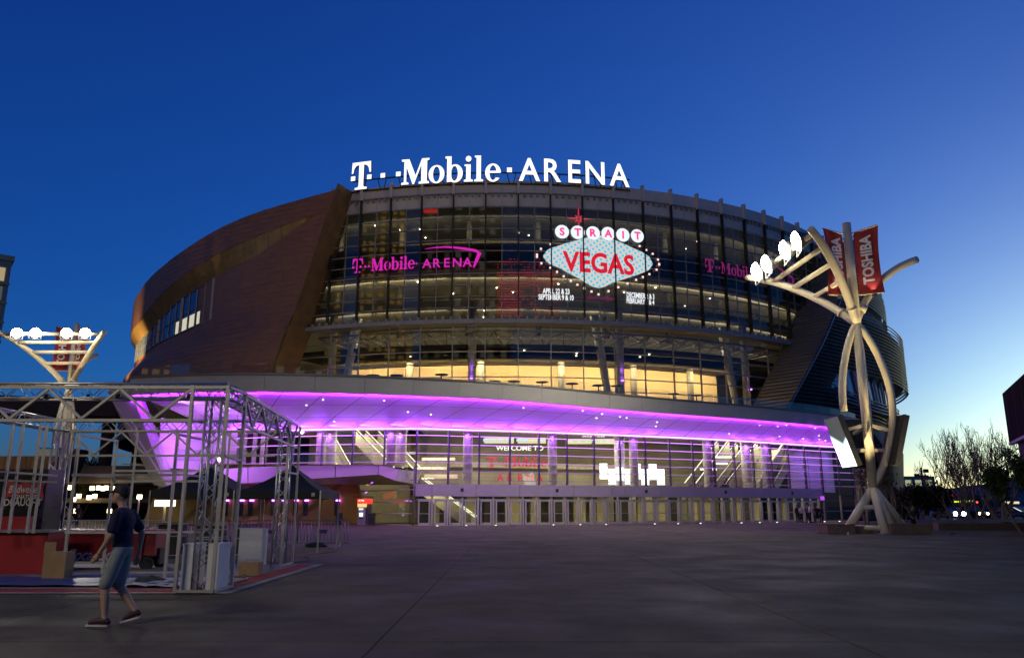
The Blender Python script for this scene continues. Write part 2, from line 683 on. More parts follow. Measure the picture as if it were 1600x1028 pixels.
# ribbon window: glass, mullions and rails
tw0 = th_of(WR[0])
b = MB(); tl = [tw0 + .01 + (R(-95) - tw0) * i / 60 for i in range(61)]
rows = []
for k in range(7):
    row = []
    for t in tl:
        z = zD(t) + (zC(t) - zD(t)) * k / 6
        row.append(cp(min(t, th_wr(z)), RW + .03, z))
    rows.append(row)
b.grid(rows, flip=True)
rw = put('ribbon_window', b, BLUEGL, arena)
GREYF = mat('window_frame_grey', (0.30, 0.31, 0.33), 0.45, 0.4)
t = tw0 - .012; k = 0
LITW = emis('lit_room', (1.0, 0.93, 0.70), 0.55)
while t > R(-66):
    z0, z1 = zD(t), zC(t)
    zt = z1
    if t > th_wr(z1): pass
    b = MB(); b.bar(cp(t, RW + .08, z0), cp(t, RW + .08, z1), .12 if k % 4 else .35)
    put('mullion', b, GREYF, rw)
    if 3 <= k <= 8:
        t3 = t - R(1.0)
        b = MB(); b.quad(cp(t3 - R(.35), RW + .05, zD(t3) + .15), cp(t - R(.25), RW + .05, z0 + .15), cp(t - R(.25), RW + .05, z0 + 1.75), cp(t3 - R(.35), RW + .05, zD(t3) + 1.75))
        put('lit_pane', b, LITW, rw)
    t -= R(1.62); k += 1
for u in (0.0, .48, 1.0):
    b = MB(); pts = [cp(t, RW + .1, zD(t) + (zC(t) - zD(t)) * u) for t in [tw0 - .004 - i * .02 for i in range(44)]]
    b.tube(pts, .07 if u != .48 else .06, 4); put('window_rail', b, GREYF, rw)
0 and print('soffit', [(round(math.degrees(t)), round(zA(t),1), round(zB(t),1), round(zC(t),1), round(zD(t),1), round(rl(t),1)) for t in (R(-25), R(-35), R(-45), R(-50), R(-55), R(-60), R(-65), R(-75))])
p = Vector((-56.5, 103.5, 15.9))  # uplight added to brighten the gold soffit; no such fixture known
b = MB(); b.lathe(p, [(.001, .3), (.2, .3), (.25, .05), (.25, 0)], 10); put('added_facade_uplight', b, STEEL, arena)
lamp('added_facade_beam', 'SPOT', p + Vector((0, 0, .5)), 15000, (1.0, .74, .34), arena, size=.2, aim=cp(R(-58), 62.8, 27), spot=R(64), blend=.9)
# ---- body behind: drum and roof, so that the building is closed all round
b = MB(); n = 72
b.grid([[cp(R(62) + R(236) * i / n + 0, 61.6, z) for i in range(n + 1)] for z in (0, 31.0)], flip=True)
put('rear_drum', b, BRONZE, arena)
b = MB(); n = 64
prof = [(60.0, 31.0), (55, 32.0), (40, 33.5), (20, 34.5), (0.1, 35.0)]
b.lathe((AC[0], AC[1], 0), prof, n)
put('roof', b, mat('roof_membrane', (0.35, 0.34, 0.33), 0.8), arena)

# ---- glass front
BAY = R(3.52); TH0 = R(2.1)
K0, K1 = -8, 14                             # bays
ZT0, ZT1, ZP1, ZP2 = 21.9, 35.2, 36.8, 38.3
NR = 10
RH = (ZT1 - ZT0) / NR
def th_r(z): return itp(z, TR_t)            # right slanted edge
TR_t = sorted((lambda p: (p.z, th_of(p)))(cyl(x, y, RG)) for x, y in [(1201, 640), (1245, 568), (1264, 534), (1292, 476), (1305, 449), (1322, 410)])
pane_b = MB(); wpan = RG * BAY / 2 - .05
pane_b.quad((-wpan / 2, 0, .03), (wpan / 2, 0, .03), (wpan / 2, 0, RH - .03), (-wpan / 2, 0, RH - .03))
PM = pane_b.mesh('glass_pane'); PM.materials.append(UGLASS)
cells = []
for r_ in range(NR):
    for k in range(2 * K0, 2 * K1):
        t = TH0 + (k + .5) * BAY / 2; z = ZT0 + r_ * RH
        if t < th_edge(z) - R(2.2) or t > th_r(z + RH) + R(1.5): continue
        cells.append((abs(t - R(8)), t, z))
cells.sort()
rest = MB()
for i, (_, t, z) in enumerate(cells):
    if i < 230:
        put('glass_pane', PM, None, arena, cp(t, RG, z), (0, 0, t))
    else:
        g = BAY / 4 - .0005
        rest.quad(cp(t - g, RG, z + .03), cp(t + g, RG, z + .03), cp(t + g, RG, z + RH - .03), cp(t - g, RG, z + RH - .03))
stuff(put('outer_glass_panes', rest, UGLASS, arena))
# lower storey panes, whole bays
ZL0 = 11.2; NRL = 7; RHL = (21.3 - ZL0) / NRL
RGL = RG - .8
wp2 = RGL * BAY - .08
pb = MB(); pb.quad((-wp2 / 2, 0, .03), (wp2 / 2, 0, .03), (wp2 / 2, 0, RHL - .03), (-wp2 / 2, 0, RHL - .03))
PM2 = pb.mesh('terrace_glass_pane'); PM2.materials.append(UGLASS2)
for r_ in range(1, NRL):
    for k in range(K0, K1):
        t = TH0 + (k + .5) * BAY; z = ZL0 + r_ * RHL
        if t < th_edge(z) - R(2) or t > th_r(z + RHL) + R(2): continue
        put('terrace_glass_pane', PM2, None, arena, cp(t, RGL, z), (0, 0, t))
# vertical fins (full bays), thin mullions (half bays), transoms
fin = MB(); fin.box((0, -.2, (ZT1 - ZT0) / 2 + .8), (.13, .5, ZT1 - ZT0 + 1.6)); FM = fin.mesh('fin'); FM.materials.append(STEEL)
thin = MB(); thin.box((0, -.03, (ZT1 - ZT0) / 2), (.085, .12, ZT1 - ZT0)); TM = thin.mesh('mullion'); TM.materials.append(MUL)
lowm = MB(); lowm.box((0, -.08, (21.3 - ZL0) / 2), (.10, .22, 21.3 - ZL0)); LM = lowm.mesh('mullion'); LM.materials.append(MUL)
pf = MB(); pf.box((0, -.22, 0), (.30, .50, ZP2 - ZP1 + .5)); PFM = pf.mesh('parapet_fin'); PFM.materials.append(PANEL)
lug = MB(); lug.box((0, -.1, 0), (.22, .3, .34)); LGM = lug.mesh('bracket'); LGM.materials.append(MUL)
KA = [k for k in range(K0, K1 + 1) if th_edge(30) - R(1) < TH0 + k * BAY < th_r(ZT0) + R(14)]
def fin_clip(t):
    """lowest height at which the right slanted edge lets the front show at angle t"""
    for z in [ZT0 + i * .25 for i in range(70)]:
        if th_r(z) > t - R(.4): return z
    return ZT1 + 2
for k in KA:
    t = TH0 + k * BAY
    zc = fin_clip(t)
    if zc > ZT0 + .3:
        b = MB(); b.box((0, -.2, (ZT1 + 1.6 + zc) / 2), (.13, .5, max(.3, ZT1 + 1.6 - zc)))
        put('fin', b, STEEL, arena, cp(t, RG, 0), (0, 0, t))
    else:
        put('fin', FM, None, arena, cp(t, RG, ZT0), (0, 0, t))
    put('parapet_fin', PFM, None, arena, cp(t, RG + .05, (ZP1 + ZP2) / 2 + .12), (0, 0, t))
    if zc <= ZT0 + .3:
        put('mullion', TM, None, arena, cp(t + BAY / 2, RG, ZT0), (0, 0, t + BAY / 2))
        put('mullion', LM, None, arena, cp(t, RGL, ZL0), (0, 0, t))
    elif zc < ZT1 - 1:
        b = MB(); b.box((0, -.03, (ZT1 + zc) / 2), (.085, .12, ZT1 - zc)); put('mullion', b, MUL, arena, cp(t + BAY / 2, RG, 0), (0, 0, t + BAY / 2))
def arc_bar(name, z, r0, r1, h, ta, tb, m, n=36):
    b = MB(); pts = []
    for i in range(n + 1):
        t = ta + (tb - ta) * i / n
        pts.append((Vector((AC[0], AC[1])) + Vector((math.sin(t), -math.cos(t))) * r0, Vector((math.sin(t), -math.cos(t)))))
    b.sweep(pts, [(0, z - h / 2), (r1 - r0, z - h / 2), (r1 - r0, z + h / 2), (0, z + h / 2)])
    return put(name, b, m, arena)
for r_ in range(NR + 1):
    z = ZT0 + r_ * RH
    arc_bar('transom', z, RG - .05, RG + .13, .10, th_edge(z), th_r(z), MUL)
for r_ in range(1, NRL + 1):
    z = ZL0 + r_ * RHL
    if r_ < NRL: arc_bar('transom', z, RGL - .04, RGL + .22, .09, th_edge(z), th_r(z), MUL)
arc_bar('ledge_beam', 21.6, RGL - .3, RG + .55, .42, th_edge(21.6), th_r(21.6), mat('ledge_grey', (.36, .33, .29), .5))
for i in range(96):
    t = TH0 + (-7 + i * .25) * BAY
    if th_edge(22) + R(.5) < t < th_r(22) - R(.5): put('bracket', LGM, None, arena, cp(t, RG + .3, 21.98), (0, 0, t))
# parapet panels: two courses
for row, (z0, z1, rr) in enumerate(((ZT1, ZP1 - .06, RG + .02), (ZP1 + .04, ZP2, RG + .10))):
    w = rr * BAY / 2 - .03
    pb = MB(); pb.box((0, .1, (z1 - z0) / 2), (w, .2, z1 - z0)); me = pb.mesh('parapet_panel'); me.materials.append(PANEL)
    for k in range(2 * K0, 2 * K1 + 6):
        t = TH0 + (k + .5) * BAY / 2
        if t < th_edge(z0) - R(.5) or t > R(56): continue
        put('parapet_panel', me, None, arena, cp(t, rr, z0), (0, 0, t))
arc_bar('parapet_rail', ZP1, RG, RG + .3, .10, th_edge(ZP1), R(57), MUL)
for i in range(150):
    t = TH0 + (-7 + i * .2) * BAY
    if th_edge(36) + R(.3) < t < R(52) and i % 5: put('bracket', LGM, None, arena, cp(t, RG + .12, ZP1 - .28), (0, 0, t))

# ---- inside the bowl
INW = mat('inner_wall', (0.27, 0.245, 0.17), 0.8, var=0.3, scale=0.15)
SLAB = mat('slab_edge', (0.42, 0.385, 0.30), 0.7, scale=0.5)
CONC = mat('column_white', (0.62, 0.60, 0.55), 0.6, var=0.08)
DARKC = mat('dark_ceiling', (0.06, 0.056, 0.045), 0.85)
def ring(name, z, r0, r1, h, m, ta=R(-27), tb=R(56)):
    return arc_bar(name, z, r0, r1, h, ta, tb, m, 30)
b = MB(); b.grid([[cp(R(-30) + R(90) * i / 30, 47, z) for i in range(31)] for z in (10, 38)], flip=True)
put('inner_wall', b, INW, arena)
ring('floor_slab', 28.3, 47, 57.5, .75, SLAB)
ring('floor_slab', 24.4, 47, 58.2, .7, SLAB)
ring('terrace_floor', 10.85, 46.5, 60.2, .5, SLAB)
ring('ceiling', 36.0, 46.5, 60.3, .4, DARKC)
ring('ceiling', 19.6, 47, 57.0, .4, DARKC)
for t in (R(-28.5), R(57)):
    b = MB(); b.quad(cp(t, 46, 10), cp(t, 60, 10), cp(t, 60, 37), cp(t, 46, 37)); put('side_wall', b, INW, arena)
# interior glass balustrades and beams on the upper floors
for z in (29.3, 25.4):
    b = MB(); b.tube([cp(R(-26) + R(80) * i / 30, 57.2, z) for i in range(31)], .05, 5); put('handrail', b, MUL, arena)
for i in range(9):
    t = R(-22) + R(9.0) * i
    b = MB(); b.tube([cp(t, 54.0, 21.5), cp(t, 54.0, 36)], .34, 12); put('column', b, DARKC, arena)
# ring truss over the terrace storey
for i in range(24):
    t = R(-24) + R(2.6) * i
    if not (th_edge(19) < t < th_r(19)): continue
    b = MB()
    b.bar(cp(t, 58.6, 21.0), cp(t + R(1.3), 52.5, 20.4), .14); b.bar(cp(t + R(2.6), 58.6, 21.0), cp(t + R(1.3), 52.5, 20.4), .14)
    b.bar(cp(t, 58.6, 21.0), cp(t + R(2.6), 58.6, 21.0), .2); b.bar(cp(t + R(1.3), 58.7, 20.2), cp(t, 58.6, 21.0), .1); b.bar(cp(t + R(1.3), 58.7, 20.2), cp(t + R(2.6), 58.6, 21), .1)
    put('truss_bay', b, mat('truss_grey', (.34, .31, .27), .5, .2), arena)
# cream dining wall
CREAM = mat('cream_wall', (0.85, 0.66, 0.40), 0.7, var=0.05, scale=0.3)
TC0, TC1 = R(-21), R(33)
b = MB(); b.grid([[cp(TC0 + (TC1 - TC0) * i / 40, 52, z) for i in range(41)] for z in (11.1, 18.2)], flip=True)
put('dining_wall', b, CREAM, arena)
for t in (TC0, TC1):
    b = MB(); b.quad(cp(t, 52, 11.1), cp(t, 47, 11.1), cp(t, 47, 18.2), cp(t, 52, 18.2)); put('dining_end', b, CREAM, arena)
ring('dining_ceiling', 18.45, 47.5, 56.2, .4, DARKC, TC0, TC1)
for i in range(7):
    t = TC0 + (TC1 - TC0) * (i + .5) / 7
    p = cp(t, 55.4, 18.15); q = cp(t, 52.2, 13.5)
    lamp('dining_light', 'AREA', p, 480, (1.0, 0.78, 0.42), arena, size=6.5, sizey=.5, aim=q).rotation_euler = (R(40), 0, t)
for px in (640, 751, 877, 990, 1078):
    p = cyl(px, 590, 54.3); t = th_of(p)
    b = MB(); b.tube([cp(t, 54.3, 11.1), cp(t, 54.3, 18.3)], .42, 14); put('column', b, mat('dining_column', (.30, .29, .27), .6), arena)
PUR = emis('purple_uplight', (0.35, 0.10, 1.0), 9)
for px, lean in ((520, 1), (738, 0), (968, -1), (1162, -1)):
    p = cyl(px, 540, 57.6); t = th_of(p)
    b = MB(); b.tube([cp(t, 57.6, 11.1), cp(t, 57.6, 24)], .46, 16); put('column', b, CONC, arena)
    b = MB(); b.tube([cp(t, 58.25, 15.6), cp(t, 58.25, 15.85)], .16, 10); put('uplight', b, PUR, arena)
    lamp('uplight_glow', 'SPOT', cp(t, 58.35, 15.9), 260, (0.35, 0.10, 1.0), arena, size=.1, aim=cp(t, 57.8, 21), spot=R(40))
    if lean:
        b = MB(); b.tube([cp(t + lean * R(.9), 57.0, 11.1), cp(t + lean * R(2.6), 56.5, 23.5)], [.35, .6], 14); put('leaning_column', b, CONC, arena)
# small downlights in the bowl
DL = emis('downlight', (1.0, 0.92, 0.72), 14)
dlm = MB(); dlm.lathe((0, 0, 0), [(.001, -.06), (.09, -.06), (.09, 0), (.001, 0)], 8); DLM = dlm.mesh('downlight'); DLM.materials.append(DL)
rnd = random.Random(8)
for i in range(44):
    t = R(-20) + R(58) * rnd.random(); z = rnd.choice((19.3, 19.3, 24.0, 27.85, 35.7))
    put('downlight', DLM, None, arena, cp(t, 49 + 7.5 * rnd.random(), z))
for z, zt, e in ((35.2, 32.0, 260), (27.7, 26.0, 130), (23.8, 22.5, 110), (20.6, 20.0, 45)):
    for i in range(8):
        t = R(-20) + R(9.4) * i
        lamp('hall_light', 'AREA', cp(t, 56.6, z), e, (1.0, 0.92, 0.74), arena, size=8.5, sizey=.5, aim=cp(t, 47, zt)).rotation_euler = (R(66), 0, t)
# ---- right flank: louvred skins over dark glazing, with the slanted ladder return
LOUV = mat('louvre_dark', (0.17, 0.18, 0.21), 0.35, 0.75, var=0.2, scale=1)
LOUVB = mat('louvre_core', (0.035, 0.03, 0.024), 0.6, 0.2, var=0.3, scale=0.3)
RL0 = 65.4
TL_t = sorted((lambda p: (p.z, th_of(p)))(cyl(x, y, RL0)) for x, y in [(1228, 640), (1256, 588), (1286, 530), (1311, 468), (1326, 430), (1345, 385)])
def th_l(z): return itp(z, TL_t)
LA_t = trace([(1345, 398), (1358, 418), (1371, 444), (1384, 466), (1392, 486)], RL0)     # top rim
def z_top(t): return min(38.2, itp(t, LA_t)) if t > LA_t[0][0] else 38.2
# outlines of the openings
GU_t = trace([(1338, 484), (1352, 492), (1375, 500), (1390, 508)], RL0)                   # slot between the tiers
ZG = sum(z for _, z in GU_t) / len(GU_t)
WT_t = trace([(1305, 600), (1320, 577), (1350, 586), (1380, 600), (1404, 616)], RL0)      # window slot top
WB_t = trace([(1300, 603), (1350, 622), (1380, 632), (1404, 640)], RL0)                   # window slot bottom
def rlv(z, t):
    u = min(max((t - R(46)) / R(20), 0), 1)
    return RL0 + (2.0 * u if 17.5 < z < ZG - .3 else 0.0) - (1.2 * u if z <= 13.5 else 0)
TEND = R(112)
z = 11.2; DZ = .47
tg0 = GU_t[0][0]; tw_0 = WT_t[0][0]
while z < 38:
    segs = [[th_l(z), TEND]]
    # clip by the sinking rim
    ta, tb = segs[0]
    k = ta
    while k < tb and z_top(k) > z: k += R(.5)
    segs = [[ta, k]]
    if ZG - .9 < z < ZG + .7: segs = [[ta, min(tg0, k)]]
    if 11 < z < 20:
        k2 = None; k3 = None; q = ta
        while q < k:
            if q > tw_0 and itp(q, WB_t) < z < itp(q, WT_t):
                if k2 is None: k2 = q
                k3 = q
            q += R(.4)
        if k2 is not None:
            segs = [[ta, k2]] + ([[k3, k]] if k3 < k - R(1) else [])
    for a, c in segs:
        if c - a < R(.6): continue
        b = MB(); n = max(3, int((c - a) / R(2)))
        pts = []
        for i in range(n + 1):
            t = a + (c - a) * i / n
            u = Vector((math.sin(t), -math.cos(t)))
            pts.append((Vector((AC[0], AC[1])) + u * rlv(z, t), u))
        b.sweep(pts, [(-.16, z + .08), (.10, z - .04), (.12, z + .03), (-.12, z + .17)])
        put('louvre', b, LOUV, arena)
    # ladder rungs on the return
    t = th_l(z)
    b = MB(); b.bar(cp(t, RL0 + .1, z), cp(t - R(.25), RG - .2, z), .10, .16); put('return_louvre', b, LOUV, arena)
    z += DZ
b = MB(); zs = [10.5 + 27 * k / 16 for k in range(17)]
b.grid([[cp(th_l(z) + (TEND - th_l(z)) * j / 24, rlv(z, th_l(z) + (TEND - th_l(z)) * j / 24) - .55, min(z, z_top(th_l(z) + (TEND - th_l(z)) * j / 24))) for j in range(25)] for z in zs], flip=True, smooth=False)
put('louvre_backing', b, LOUVB, arena)
b = MB(); b.grid([[cp(th_l(z), RL0 - .1, z), cp(th_l(z) - R(.3), RG - .5, z)] for z in zs], flip=False, smooth=False)
put('return_backing', b, mat('return_brown', (.16, .13, .08), .5), arena)
b = MB(); b.tube([cp(th_l(z), RL0 + .2, z) for z in zs], .14, 6); put('edge_tube', b, LOUV, arena)
b = MB(); b.tube([cp(th_r(z) + R(.2), RG + .4, z) for z in zs if z > 20], .3, 4); put('edge_tube', b, STEEL, arena)
BAND = mat('blue_louvre_band', (0.12, 0.15, 0.24), 0.3, 0.6)
for j in range(4):
    b = MB(); pts = [cp(t, RL0 + .35, itp(t, WB_t) - .15 - .42 * j) for t in [WB_t[0][0] + (WB_t[-1][0] + R(20) - WB_t[0][0]) * i / 20 for i in range(21)] if True]
    b.tube(pts, .13, 4); put('band_louvre', b, BAND, arena)
b = MB(); tl = [WT_t[0][0] + i * R(1.5) for i in range(30)]
b.grid([[cp(t, RL0 - .5, itp(t, WB_t)) for t in tl], [cp(t, RL0 - .5, itp(t, WT_t)) for t in tl]], flip=True)
put('slot_window', b, BLUEGL, arena)
for i in range(7):
    t = WT_t[0][0] + R(3.2) + R(3) * i
    b = MB(); b.bar(cp(t, RL0 - .3, itp(t, WB_t) - .2), cp(t - R(1.2), RL0 - .3, itp(t, WT_t) + .2), .3); put('slot_strut', b, CONC, arena)
# white balcony box behind the ladder return
p = cyl(1268, 500, RG + .3); t = th_of(p)
b = MB(); rows = [[cp(t + R(a), RG + 1.2 + .4 * (z > 21), z) for a in (-2.6, 0, 3.2)] for z in (19.6, 20.4, 23.2)]
b.grid(rows, flip=True, smooth=False); b.grid([[cp(t + R(a), r_, 19.6) for a in (-2.6, 0, 3.2)] for r_ in (RG - 1, RG + 1.2)], smooth=False)
b.grid([[cp(t + R(-2.6), RG - 1, z), cp(t + R(-2.6), RG + 1.4, z)] for z in (19.6, 23.2)], smooth=False)
put('balcony_box', b, CONC, arena)
# dark base under the right flank
b = MB(); tl = [R(33) + R(80) * i / 30 for i in range(31)]
rb = lambda t: 62.2 + 3.6 * min(max((t - R(43)) / R(6), 0), 1)
b.grid([[cp(t, rb(t) - .8, 0) for t in tl], [cp(t, rb(t), 9.0) for t in tl], [cp(t, RL0 - .2, 11.4) for t in tl]], flip=True, smooth=False)
put('dark_base', b, LOUVB, arena)
# ------------------------------------------------------------------ lobby, doors and canopy (parts of the arena)
base = [at_z(x, y, 0) for x, y in [(648, 821.5), (720, 821), (800, 820.5), (960, 819), (1120, 817.2), (1285, 814.6)]]
LINE = Path([(-27.5, 72.0), (-17.5, 68.6)] + [(p.x, p.y) for p in base] + [(39.5, 91.0), (44, 97)])
ZS, ZH, ZB0, ZB1 = 9.8, 8.2, 2.45, 3.45      # fascia bottom, glass head, door head, band top
WHITEP = mat('canopy_panel', (0.66, 0.63, 0.60), 0.45, var=0.05, scale=0.4)
FASC = mat('fascia_panel', (0.56, 0.52, 0.47), 0.5, var=0.07, scale=0.5)
FRAME = mat('lobby_frame', (0.22, 0.20, 0.22), 0.45, 0.3)
LGLASS = glass('lobby_glass', (0.86, 0.86, 0.80), 0.05)
LOBW = mat('lobby_wall', (0.42, 0.38, 0.25), 0.7, var=0.25, scale=0.25)
s650 = LINE.s_at_px(650); s1285 = LINE.s_at_px(1283); s370 = LINE.s_at_px(368, 6)
BW = 2.77
# canopy outer edge
ocan = [at_z(x, y, ZS) for x, y in [(203, 616), (300, 612), (400, 611), (520, 613), (640, 617), (800, 625), (1000, 642), (1200, 657), (1310, 668), (1352, 676)]]
EDGE = Path([(p.x, p.y) for p in ocan])
sB = LINE.s_at_px(1345, 8)
NC = 26
def soff(i, u):
    """point of the soffit: i in 0..NC along, u from the edge (0) to the glass (1)"""
    f = i / NC
    a, _ = EDGE.at(EDGE.L * f)
    c, _ = LINE.at(s370 + (sB - s370) * max(0.0, (f - .13) / .87))
    if f < .13:
        c0, _ = LINE.at(s370); e0 = Vector((ocan[0].x, ocan[0].y)); w = Vector((e0.x + 2.2, e0.y + 12.0))
        c = w.lerp(c0, f / .13)
    q = a.lerp(c, u)
    z = ZS + (ZH - ZS) * (u ** 1.25)
    return Vector((q.x, q.y, z))
rnd = random.Random(4)
for i in range(NC):
    for k in range(3):
        u0, u1 = k / 3 + .003, (k + 1) / 3 - .003
        b = MB(); rows = []
        for j in range(3):
            u = u0 + (u1 - u0) * j / 2
            rows.append([soff(i + .009 + (0.982) * q / 2, u) for q in range(3)])
        b.grid(rows, smooth=False)
        put('canopy_soffit_panel', b, WHITEP, arena)
b = MB(); b.grid([[soff(i, u) + Vector((0, 0, .05)) for i in range(NC + 1)] for u in (0, .33, .66, 1)]); put('soffit_backing', b, mat('soffit_gap', (.05, .05, .05), .9), arena)
DLP = emis('canopy_spot', (1.0, 0.80, 1.0), 6)
d2 = MB(); d2.lathe((0, 0, 0), [(.001, -.04), (.05, -.04), (.05, 0), (.001, 0)], 8); D2M = d2.mesh('canopy_spotlight'); D2M.materials.append(DLP)
for i in range(26):
    p = soff(1 + (NC - 2) * rnd.random(), .12 + .72 * rnd.random())
    put('canopy_spotlight', D2M, None, arena, p + Vector((0, 0, -.01)))
# fascia panels
nf = 22; ZFT = 11.12
for i in range(nf):
    b = MB(); pts = []
    for j in range(5):
        s = EDGE.L * (i + .003 + .994 * j / 4) / nf
        q, a = EDGE.at(s); pts.append((q, Vector((math.sin(a), -math.cos(a)))))
    b.sweep(pts, [(-.25, ZS - .02), (.02, ZS - .02), (.16, ZFT - .16), (-.25, ZFT - .16)])
    put('fascia_panel', b, FASC, arena)
pts = []
for j in range(90):
    q, a = EDGE.at(EDGE.L * j / 89); pts.append((q, Vector((math.sin(a), -math.cos(a)))))
b = MB(); b.sweep(pts, [(-.5, ZFT - .15), (.26, ZFT - .15), (.26, ZFT), (-.5, ZFT)]); put('fascia_cap', b, mat('cap_grey', (.2, .19, .18), .5, .3), arena)
# terrace deck from the fascia to the bowl
b = MB(); rows = [[], []]
for j in range(60):
    f = j / 59
    q, a = EDGE.at(EDGE.L * f)
    rows[0].append((q.x, q.y + .3, 11.0)); rows[1].append(tuple(cp(R(-48) + R(104) * f, 58.5, 11.0)))
b.grid(rows); put('terrace_deck', b, mat('deck_pavers', (.3, .28, .26), .8), arena)
# glass guard on the terrace edge
gp = MB()
for i in range(30):
    s0 = EDGE.L * (i + .02) / 30; s1 = EDGE.L * (i + .98) / 30
    q0, a0 = EDGE.at(s0, -.9); q1, a1 = EDGE.at(s1, -.9)
    b = MB(); b.quad((q0.x, q0.y, 11.05), (q1.x, q1.y, 11.05), (q1.x, q1.y, 12.05), (q0.x, q0.y, 12.05)); put('guard_pane', b, glass('guard_glass', (.9, .9, .9), .04), arena)
# purple LED strips: canopy edge and glass head
LED_H = emis('purple_led', (0.60, 0.16, 1.0), 7)
LED_E = emis('magenta_led', (0.50, 0.04, 1.0), 4)
def line_tube(name, s0, s1, off, z, r, m, n=44, path=LINE, parent=arena):
    b = MB(); b.tube([(lambda q: (q.x, q.y, z))(path.at(s0 + (s1 - s0) * i / n, off)[0]) for i in range(n + 1)], r, 5)
    return put(name, b, m, parent)
line_tube('head_led', s370, sB, .42, ZH - .10, .055, LED_H)
b = MB()
b.tube([soff(.6 + (NC - 1.0) * i / 60, .035) + Vector((0, 0, -.10)) for i in range(61)], .035, 5); put('edge_led', b, LED_E, arena)
nL = 30
for i in range(nL):
    f = (i + .5) / nL
    pe = soff(NC * f, .03); pg = soff(NC * f, .96); pm = soff(NC * f, .5)
    pe2 = soff(NC * (i + 1) / nL, .03) - soff(NC * i / nL, .03); pg2 = soff(NC * (i + 1) / nL, .96) - soff(NC * i / nL, .96)
    inn = (pg - pe); inn.z = 0; kd = min(1.0, inn.length / 9.0) * (.55 if f > .12 else .9); inn.normalize()
    if pg2.length > .4:
        l = lamp('head_wash', 'AREA', pg + Vector((0, 0, -.22)) - inn * .25, 140 * kd * pg2.length / 2, (0.27, 0.03, 1.0), arena, size=pg2.length * 1.02, sizey=.10)
        d = (-inn * .72 + Vector((0, 0, .69))).normalized(); x = Vector((pg2.x, pg2.y, 0)).normalized(); z = -d; y = z.cross(x).normalized(); x = y.cross(z)
        l.rotation_euler = Matrix((x, y, z)).transposed().to_euler()
    l = lamp('edge_wash', 'AREA', pe + Vector((0, 0, -.30)) + inn * .05, 170 * kd * pe2.length / 2, (0.36, 0.02, 1.0), arena, size=pe2.length * 1.02, sizey=.10)
    d = (inn * .90 + Vector((0, 0, .43))).normalized(); x = Vector((pe2.x, pe2.y, 0)).normalized(); z = -d; y = z.cross(x).normalized(); x = y.cross(z)
    l.rotation_euler = Matrix((x, y, z)).transposed().to_euler()
# ---- upper lobby glazing: glowing fins, mullions, panes
NF = 7; DZF = (ZH - ZB1) / (NF - 1)
FIN_E = [emis('fin_glow_%s' % n, (0.72, 0.25, 1.0), k) for n, k in (('bright', 1.7), ('strong', 1.4), ('mid', 1.0), ('soft', .65), ('dim', .38), ('faint', .22))]  # LED fins; emission graded down the rows, painting in the cove light above
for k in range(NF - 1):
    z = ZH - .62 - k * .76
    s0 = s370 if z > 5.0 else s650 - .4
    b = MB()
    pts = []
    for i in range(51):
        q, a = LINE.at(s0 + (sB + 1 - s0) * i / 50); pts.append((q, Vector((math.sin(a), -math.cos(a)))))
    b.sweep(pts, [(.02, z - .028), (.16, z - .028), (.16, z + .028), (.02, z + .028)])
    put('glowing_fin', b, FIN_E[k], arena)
s = s650; bays = []
while s < sB: bays.append(s); s += BW
s = s650 - BW
while s > s370: bays.insert(0, s); s -= BW
MULP = mat('lobby_mullion', (0.10, 0.08, 0.13), 0.45, 0.3)
for i, s in enumerate(bays):
    q, a = LINE.at(s)
    z0 = ZB1 if s > s650 - .1 else 5.0
    if s > s1285: z0 = 0
    b = MB(); b.box((0, -.06, (z0 + ZH) / 2), (.13, .24, ZH - z0)); put('mullion', b, MULP, arena, (q.x, q.y, 0), (0, 0, a))
    s2 = bays[i + 1] if i + 1 < len(bays) else s + BW
    q2, _ = LINE.at(s2)
    nz = 6 if z0 < 4 else 4
    for k in range(nz):
        za = z0 + (ZH - z0) * k / nz; zb = z0 + (ZH - z0) * (k + 1) / nz
        b = MB(); d = (q2 - q) * .03
        b.quad((q.x + d.x, q.y + d.y, za + .03), (q2.x - d.x, q2.y - d.y, za + .03), (q2.x - d.x, q2.y - d.y, zb - .03), (q.x + d.x, q.y + d.y, zb - .03))
        put('lobby_pane', b, LGLASS, arena)
# band over the doors
BANDP = mat('door_band_panel', (0.50, 0.46, 0.44), 0.5, var=0.06)
s = s650; k = 0
while s < s1285 - .2:
    w = (3.9 if k % 3 else 1.35); s2 = min(s + w, s1285)
    b = MB(); pts = []
    for j in range(4):
        q, a = LINE.at(s + .015 + (s2 - s - .03) * j / 3); pts.append((q, Vector((math.sin(a), -math.cos(a)))))
    b.sweep(pts, [(-.25, ZB0), (.30, ZB0), (.30, ZB1), (-.25, ZB1)]); put('door_band_panel', b, BANDP, arena)
    s = s2; k += 1
VENT = mat('vent_dark', (.04, .04, .04), .6)
for px in (722, 868, 1008, 1133, 1235):
    s = LINE.s_at_px(px, 3); q, a = LINE.at(s, .32)
    b = MB(); b.box((0, 0, 2.98), (.26, .06, .3)); put('wall_speaker', b, VENT, arena, (q.x, q.y, 0), (0, 0, a))
